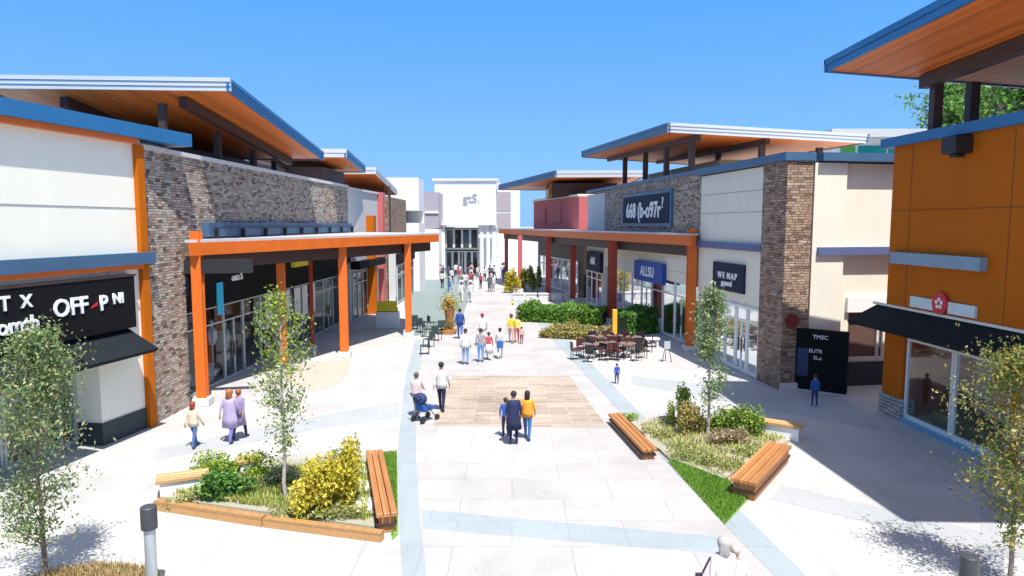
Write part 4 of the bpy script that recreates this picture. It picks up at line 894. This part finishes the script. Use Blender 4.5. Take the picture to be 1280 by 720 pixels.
# ================================================================== PEOPLE
SK = {}
def person_mesh(pose):
    if pose in SK: return SK[pose]
    J = {}; E = []; rad = {}
    def j(n, p, r): J[n] = Vector(p); rad[n] = r
    st = {'stand': (0, 0), 'walk': (.24, -.22), 'push': (.2, -.16), 'kid': (.05, -.05), 'stride': (-.26, .24)}[pose]
    j('pel', (0, 0, .96), (.155, .11)); j('sp', (0, .0, 1.12), (.135, .10)); j('ch', (0, 0, 1.33), (.165, .115)); j('nk', (0, .005, 1.49), (.058, .058)); j('hd', (0, .02, 1.57), (.075, .085)); j('hm', (0, .02, 1.655), (.082, .095)); j('ht', (0, .015, 1.725), (.055, .06))
    E += [('pel', 'sp'), ('sp', 'ch'), ('ch', 'nk'), ('nk', 'hd'), ('hd', 'hm'), ('hm', 'ht')]
    for s, nm, ly in ((-1, 'l', st[0]), (1, 'r', st[1])):
        j('hip'+nm, (s*.09, 0, .88), (.095, .10)); j('kn'+nm, (s*.10, ly*.55+.03, .50), (.062, .065)); j('an'+nm, (s*.10, ly, .09+abs(ly)*.1*(1 if ly < 0 else 0)), (.042, .045)); j('to'+nm, (s*.115, ly+.15, .04), (.038, .028))
        j('sh'+nm, (s*.175, 0, 1.42), (.062, .06))
        ay = -ly*.9
        if pose == 'push': j('el'+nm, (s*.22, .12, 1.17), (.042, .042)); j('wr'+nm, (s*.18, .36, 1.04), (.03, .028)); j('ha'+nm, (s*.17, .44, 1.02), (.028, .02))
        else: j('el'+nm, (s*.235, ay*.35-.02, 1.15), (.043, .043)); j('wr'+nm, (s*.24, ay*.8+.03, .92), (.03, .027)); j('ha'+nm, (s*.24, ay*.95+.05, .85), (.022, .03))
        E += [('pel', 'hip'+nm), ('hip'+nm, 'kn'+nm), ('kn'+nm, 'an'+nm), ('an'+nm, 'to'+nm), ('ch', 'sh'+nm), ('sh'+nm, 'el'+nm), ('el'+nm, 'wr'+nm), ('wr'+nm, 'ha'+nm)]
    names = list(J); me = bpy.data.meshes.new('skel'); me.from_pydata([J[n] for n in names], [(names.index(a), names.index(b)) for a, b in E], [])
    o = bpy.data.objects.new('skel', me); COL.objects.link(o)
    sk = o.modifiers.new('s', 'SKIN'); sk.use_smooth_shade = True
    for i, n in enumerate(names): me.skin_vertices[0].data[i].radius = rad[n]; me.skin_vertices[0].data[i].use_root = (n == 'pel')
    sb = o.modifiers.new('u', 'SUBSURF'); sb.levels = sb.render_levels = 2
    bpy.context.view_layer.update()
    out = bpy.data.meshes.new_from_object(o.evaluated_get(bpy.context.evaluated_depsgraph_get())); bpy.data.objects.remove(o)
    # fingers, nose, ears joined into the same body mesh
    m = MB(); 
    for s, nm in ((-1, 'l'), (1, 'r')):
        h = J['ha'+nm]; w = J['wr'+nm]; d = (h-w).normalized(); sd = Vector((0, 1, 0)) if pose != 'push' else Vector((1, 0, 0)); sd = (sd-d*sd.dot(d)).normalized(); inn = Vector((-s, 0, 0)) if pose != 'push' else Vector((0, 0, -1))
        for k, ln in enumerate((.065, .075, .07, .055)):
            b = h+sd*(.03-.02*k); mid = b+d*ln*.6; e = mid+(d+inn*.9).normalized()*ln*.55
            m.tube(b-d*.01, mid, .010, .009, 6); m.tube(mid, e, .009, .006, 6)
        b = w.lerp(h, .5)+sd*.03; m.tube(b, b+(sd+d+inn*.3).normalized()*.055, .012, .008, 6)
    m.ball((0, .115, 1.635), .016, .8, 1, 1.4, 6, 5)
    for s in (-1, 1): m.ball((s*.084, .02, 1.635), .022, .45, .8, 1.3, 6, 5)
    nf = len(out.polygons); bm = bmesh.new(); bm.from_mesh(out); vs = [bm.verts.new(v) for v in m.v]
    for f in m.f: bm.faces.new([vs[i] for i in f])
    m2 = MB()
    for s in (-1, 1): m2.ball((s*.03, .108, 1.655), .010, 1.3, .6, .8, 6, 4)
    m2.box(-.022, .022, .108, .113, 1.595, 1.602)
    vs = [bm.verts.new(v) for v in m2.v]; eyef = [bm.faces.new([vs[i] for i in f]) for f in m2.f]
    for f in bm.faces:
        c = f.calc_center_median()
        f.smooth = True
        if f in eyef: f.material_index = 3
        elif c.z > 1.485 or (abs(c.x) > .17 and .70 < c.z < .97 and pose != 'push') or (pose == 'push' and c.y > .3 and c.z > .8): f.material_index = 0
        elif c.z > .955 and True: f.material_index = 1
        elif c.z > .10 and (abs(c.x) < .19 or c.z < .7): f.material_index = 2
        elif c.z <= .10: f.material_index = 3
        else: f.material_index = 0
    bm.to_mesh(out); bm.free()
    SK[pose] = out; return out
HM = {}
def hair_mesh(kind):
    if kind in HM: return HM[kind]
    m = MB(); m.ball((0, .0, 1.672), .104, .98, 1.08, .98, 14, 10)
    me = bpy.data.meshes.new('hair')
    bm = bmesh.new(); vs = [bm.verts.new(v) for v in m.v]
    for f in m.f:
        try: bm.faces.new([vs[i] for i in f])
        except ValueError: pass
    for v in bm.verts:
        if v.co.y > .055 and v.co.z < 1.70: v.co.y = .03; 
        if kind == 'long' and v.co.z < 1.62 and v.co.y < .03: v.co.z -= .16; v.co.y = min(v.co.y, -.05)-.02; v.co.x *= 1.15
    bmesh.ops.recalc_face_normals(bm, faces=bm.faces)
    for f in bm.faces: f.smooth = True
    bm.to_mesh(me); bm.free(); HM[kind] = me; return me
SKINM = plain('skin_tone', (.45, .25, .17), .6, .08, 20); SHOE = plain('dark_shoes', (.03, .025, .025), .6, .2)
CC = {}
def cloth(c):
    k = 'cloth_%d_%d_%d' % tuple(int(x*255) for x in c)
    return plain(k, c, .85, .14, 6, bump=.004)
def person(label, px, py, h, top, bot, hair, rz=0, pose='walk', kind='short', extra=None, loc=None, group=None, sx=1.0):
    x, y = loc or P(px, py); k = h/1.76
    t = thing('person', label, 'person', (x, y, 0), R(rz), group); t.scale = (k*sx, k*sx, k)
    THING_M[t.name] = Matrix.Translation((x, y, 0)) @ Matrix.Rotation(R(rz), 4, 'Z') @ Matrix.Diagonal((k*sx, k*sx, k, 1))
    me = person_mesh(pose)
    if not me.materials:
        for _ in range(4): me.materials.append(None)
    b = bpy.data.objects.new('body', me); COL.objects.link(b); b.parent = t
    for i, mt in enumerate((SKINM, cloth(top), cloth(bot), SHOE)):
        b.material_slots[i].link = 'OBJECT'; b.material_slots[i].material = mt
    hm = hair_mesh(kind); hr = bpy.data.objects.new('hair', hm); COL.objects.link(hr); hr.parent = t
    if not hm.materials: hm.materials.append(None)
    hr.material_slots[0].link = 'OBJECT'; hr.material_slots[0].material = plain('hair_%d' % int(sum(hair)*1000), hair, .7, .25, 10)
    T = THING_M[t.name]
    def loft(prof, mat, nm):
        m = MB(); n = 16; k0 = 0
        for (rx, ry, z, fold) in prof:
            for i in range(n):
                a = 2*math.pi*i/n; f = 1+fold*math.sin(a*5+z*3); m.v.append(T @ Vector((rx*f*math.cos(a), ry*f*math.sin(a), z)))
        for q in range(len(prof)-1):
            for i in range(n): i2 = (i+1) % n; m.f.append((q*n+i, q*n+i2, (q+1)*n+i2, (q+1)*n+i))
        m.f.append(tuple(range(n))); m.f.append(tuple(range((len(prof)-1)*n, len(prof)*n)))
        return m.build(nm, mat, t, smooth=True)
    if extra == 'shirt': loft([(.215, .155, .84, .05), (.20, .14, 1.0, .03), (.19, .135, 1.2, .02), (.20, .135, 1.36, .01), (.14, .10, 1.455, 0)], cloth(top), 'loose_shirt')
    if extra == 'coat': loft([(.25, .19, .52, .07), (.22, .165, .8, .05), (.19, .145, 1.0, .02), (.20, .14, 1.3, .01), (.15, .10, 1.46, 0)], cloth(top), 'coat')
    if extra == 'robe': loft([(.34, .28, .06, .09), (.29, .23, .5, .08), (.24, .18, .9, .05), (.20, .15, 1.15, .02), (.215, .145, 1.36, .01), (.15, .10, 1.47, 0)], cloth(top), 'robe')
    if extra == 'skirt': loft([(.27, .22, .45, .09), (.21, .17, .75, .06), (.17, .13, 1.0, .02)], cloth(bot), 'skirt')
    return t
NAVY = (.012, .02, .07); JEAN = (.06, .13, .32); WHT = (.62, .62, .61); BLK = (.015, .015, .02); BRN = (.05, .03, .02); RED = (.55, .03, .03)
person('tall adult in navy jacket and trousers seen from behind on the sandstone edge', 642, 556, 1.62, NAVY, NAVY, BLK, 5, 'stand', extra='coat')
person('person in orange top and blue jeans beside the navy jacketed adult', 659, 550, 1.52, (.75, .33, .03), (.03, .12, .33), BLK, -12, 'walk', 'long', extra='shirt')
person('child in bright blue top on the outer side of the navy jacketed adult', 632, 547, 1.25, (.02, .09, .38), NAVY, BRN, 0, 'stand')
person('person in white top and navy trousers walking across the sandstone paving', 552, 514, 1.74, WHT, (.01, .012, .05), BLK, -8, 'walk', extra='shirt')
person('person in pale pink top pushing the blue stroller', 521, 522, 1.55, (.62, .5, .48), (.5, .42, .42), (.12, .07, .05), -10, 'push', extra='shirt')
person('small person in cream top and jeans nearest the stone clad wall', 243, 560, 1.38, (.62, .54, .40), JEAN, (.25, .05, .02), -15, 'walk', 'long', extra='shirt')
person('large person in long lavender coat with auburn hair', 289, 553, 1.62, (.38, .32, .50), (.14, .15, .42), (.35, .12, .03), -10, 'walk', 'long', extra='coat', sx=1.1)
person('companion in purple grey coat and navy trousers beside the lavender coat', 300, 549, 1.55, (.27, .22, .36), NAVY, (.3, .10, .03), -10, 'stride', extra='coat')
person('person in long white robe with pale grey hair and dark shoulder bag', 901, 800, 1.68, (.56, .55, .54), WHT, (.42, .40, .37), 10, 'walk', 'long', extra='robe')
person('person in plain white robe with brownish hair beside the one with the bag', 916, 792, 1.48, (.60, .57, .56), WHT, (.5, .42, .38), -20, 'stand', extra='robe')
# bag carried by robe person
px_, py_ = P(901, 800); m = MB(); m.box(px_-.40, px_-.30, py_-.12, py_+.12, .78, 1.05); m.bar((px_-.34, py_, 1.05), (px_-.2, py_, 1.36), .03, .03)
tag(m.build('shoulder_bag', plain('plum_leather', (.05, .02, .05), .5), None, bevel=.01), 'dark plum shoulder bag hanging at the side of the white robe', 'bag')
person('toddler in blue outfit below the maroon cafe chairs', 771, 480, .85, (.02, .07, .42), (.015, .03, .16), BLK, 10, 'kid')
person('child in blue outfit standing before the black directory board', 1018, 508, 1.15, (.02, .12, .38), (.02, .05, .16), BRN, 0, 'kid')
# central crowd
person('person in dark blue shirt at the left of the central group', 575, 424, 1.75, (.02, .06, .25), (.05, .14, .42), BLK, 0, 'walk', extra='shirt')
person('person with red cap and white shirt in the middle of the central group', 603, 432, 1.75, WHT, (.6, .58, .52), (.35, .02, .03), 5, 'walk', extra='shirt')
person('person in white shirt and light jeans nearest on the left of the central group', 582, 456, 1.7, (.7, .72, .75), (.2, .34, .6), BRN, 0, 'stand', extra='shirt')
person('person in dark patterned top and blue jeans at the centre of the group', 601, 453, 1.62, (.3, .28, .32), (.12, .28, .62), BLK, 0, 'stand')
person('person in red top holding the hand of the next one in the group', 611, 450, 1.35, (.5, .08, .09), WHT, BLK, 0, 'walk', extra='skirt')
person('person in white top carrying a blue bag at the right of the central group', 625, 448, 1.5, WHT, (.62, .64, .68), BLK, 0, 'stride')
x, y = P(626, 448); m = MB(); m.box(x-.2, x+.12, y-.28, y-.16, .55, .9); m.tube((x-.04, y-.22, .9), (x+.02, y-.2, 1.05), .015, .015, 6); tag(m.build('tote_bag', cloth((.03, .12, .35)), None, bevel=.02), 'blue tote bag at the side of the person in white top', 'bag')
person('person in golden yellow shirt left of two at the hedge end', 639, 429, 1.6, (.8, .5, .02), (.5, .3, .3), BRN, 0, 'walk')
person('person in paler yellow shirt right of two at the hedge end', 646, 428, 1.5, (.75, .6, .15), (.45, .12, .12), (.2, .1, .03), 0, 'stride')
person('small child in pink beside the pair in yellow', 652, 430, .95, (.6, .35, .35), (.2, .05, .05), BLK, 0, 'kid')
person('person in white top and yellow hat walking past the hedge tip', 641, 408, 1.6, (.7, .72, .75), WHT, (.8, .7, .1), 0, 'walk')
# distant
GR = [WHT, (.1, .1, .12), (.5, .5, .55), (.35, .05, .06), (.55, .3, .3), (.05, .09, .2)]
fl = [('dark haired figure in white, left of the nearer distant pair', 577, 378, 0, 0, 1.7), ('dark haired figure in white, right of the nearer distant pair', 588, 378, 0, 2, 1.7), ('dark haired figure in pale clothes, left of the farther distant pair', 577, 369, 2, 0, 1.65), ('dark haired figure in pale clothes, right of the farther distant pair', 588, 369, 0, 0, 1.65),
      ('slim figure in black walking beside the golden bush', 612, 365, 1, 1, 1.75)]
for lb, px, py, a, b, h in fl: person(lb, px, py, h, GR[a], GR[b], BLK, rnd.uniform(-20, 20), 'walk')
rg = random.Random(77)
for i in range(40):
    px = rg.choice([rg.uniform(548, 600), rg.uniform(612, 640), rg.uniform(552, 590), rg.uniform(600, 634)]); py = rg.uniform(344, 353) if i < 28 else rg.uniform(352, 366)
    person('distant shopper on foot in the crowd before the white anchor store', px, py, rg.uniform(1.55, 1.8), rg.choice(GR), rg.choice([NAVY, BLK, (.3, .3, .32), JEAN]), BLK, rg.uniform(0, 360), rg.choice(['walk', 'stand', 'stride']), group='distant shoppers at the anchor store')
# stroller
x, y = P(531, 526); rz = R(-40); t = thing('stroller', 'blue child stroller with dark canopy on the paving band', 'stroller', (x, y, 0), rz); T = THING_M[t.name]
def SB(nm, mt, fn, **k): m = MB(); fn(m); m.v = [T @ v for v in m.v]; return m.build(nm, mt, t, **k)
SB('seat', cloth((.02, .10, .36)), lambda m: m.hexa([(-.2, -.2, .35), (.2, -.2, .35), (.2, .25, .38), (-.2, .25, .38), (-.2, -.26, .62), (.2, -.26, .62), (.2, .3, .5), (-.2, .3, .5)]), bevel=.02)
SB('hood', cloth((.02, .04, .12)), lambda m: m.ball((0, -.2, .78), .24, 1, 1, .85, 10, 8), smooth=True)
SB('frame', M_dark, lambda m: [m.tube((s*.2, -.3, .05), (s*.2, .1, .55), .015, .015, 6) or m.tube((s*.2, .35, .08), (s*.2, -.45, .98), .015, .015, 6) for s in (-1, 1)] and m.tube((-.2, -.45, .98), (.2, -.45, .98), .018, .018, 6))
for s in (-1, 1):
    for yy in (-.3, .35):
        SB('wheel', M_dark, lambda m: m.tube((s*.2, yy, .1), (s*.25, yy, .1), .1, .1, 14))
# ================================================================== LIGHT
EL, AZ = R(64), R(22)
w = bpy.data.worlds.new('World'); scene.world = w; w.use_nodes = True; nt = w.node_tree; nt.nodes.clear()
sky = nt.nodes.new('ShaderNodeTexSky'); sky.sky_type = 'NISHITA'; sky.sun_disc = False; sky.sun_elevation = EL; sky.sun_rotation = math.pi-AZ
sky.altitude = 0; sky.air_density = 1.0; sky.dust_density = .8; sky.ozone_density = 1.5
bg = nt.nodes.new('ShaderNodeBackground'); bg.inputs[1].default_value = .145; ou = nt.nodes.new('ShaderNodeOutputWorld')
tcw = nt.nodes.new('ShaderNodeTexCoord'); spw = nt.nodes.new('ShaderNodeSeparateXYZ'); nt.links.new(tcw.outputs['Generated'], spw.inputs[0])
grd = nt.nodes.new('ShaderNodeValToRGB'); nt.links.new(spw.outputs[2], grd.inputs[0])
els = grd.color_ramp.elements; els.new(.25)
for e, (p_, c_) in zip(els, ((0, (.20, .47, .88)), (.3, (.075, .335, .88)), (.6, (.04, .25, .8)))): e.position = p_; e.color = (*c_, 1)
sc_ = nt.nodes.new('ShaderNodeVectorMath'); sc_.operation = 'SCALE'; sc_.inputs['Scale'].default_value = 5.5; nt.links.new(grd.outputs[0], sc_.inputs[0])
fc = nt.nodes.new('ShaderNodeMapRange'); fc.inputs[1].default_value = .35; fc.inputs[2].default_value = .65; fc.inputs[3].default_value = .10; fc.inputs[4].default_value = 1; nt.links.new(spw.outputs[2], fc.inputs[0])
mxw = nt.nodes.new('ShaderNodeMix'); mxw.data_type = 'RGBA'; nt.links.new(fc.outputs[0], mxw.inputs[0]); nt.links.new(sc_.outputs[0], mxw.inputs[6]); nt.links.new(sky.outputs[0], mxw.inputs[7])
nt.links.new(mxw.outputs[2], bg.inputs[0]); nt.links.new(bg.outputs[0], ou.inputs[0])
sd = bpy.data.lights.new('sun', 'SUN'); sd.energy = 5.0; sd.angle = R(.5); sd.color = (1, .955, .89)
so = bpy.data.objects.new('sun', sd); COL.objects.link(so)
ts = Vector((math.sin(AZ)*math.cos(EL), -math.cos(AZ)*math.cos(EL), math.sin(EL)))
so.rotation_euler = ts.to_track_quat('Z', 'Y').to_euler(); so.location = (0, 0, 60)
vs = scene.view_settings; vs.view_transform = 'Standard'; vs.look = 'None'; vs.gamma = 1; vs.exposure = .58; vs.use_curve_mapping = False
scene.cycles.max_bounces = 6; scene.cycles.transparent_max_bounces = 12
scene.cycles.use_denoising = True
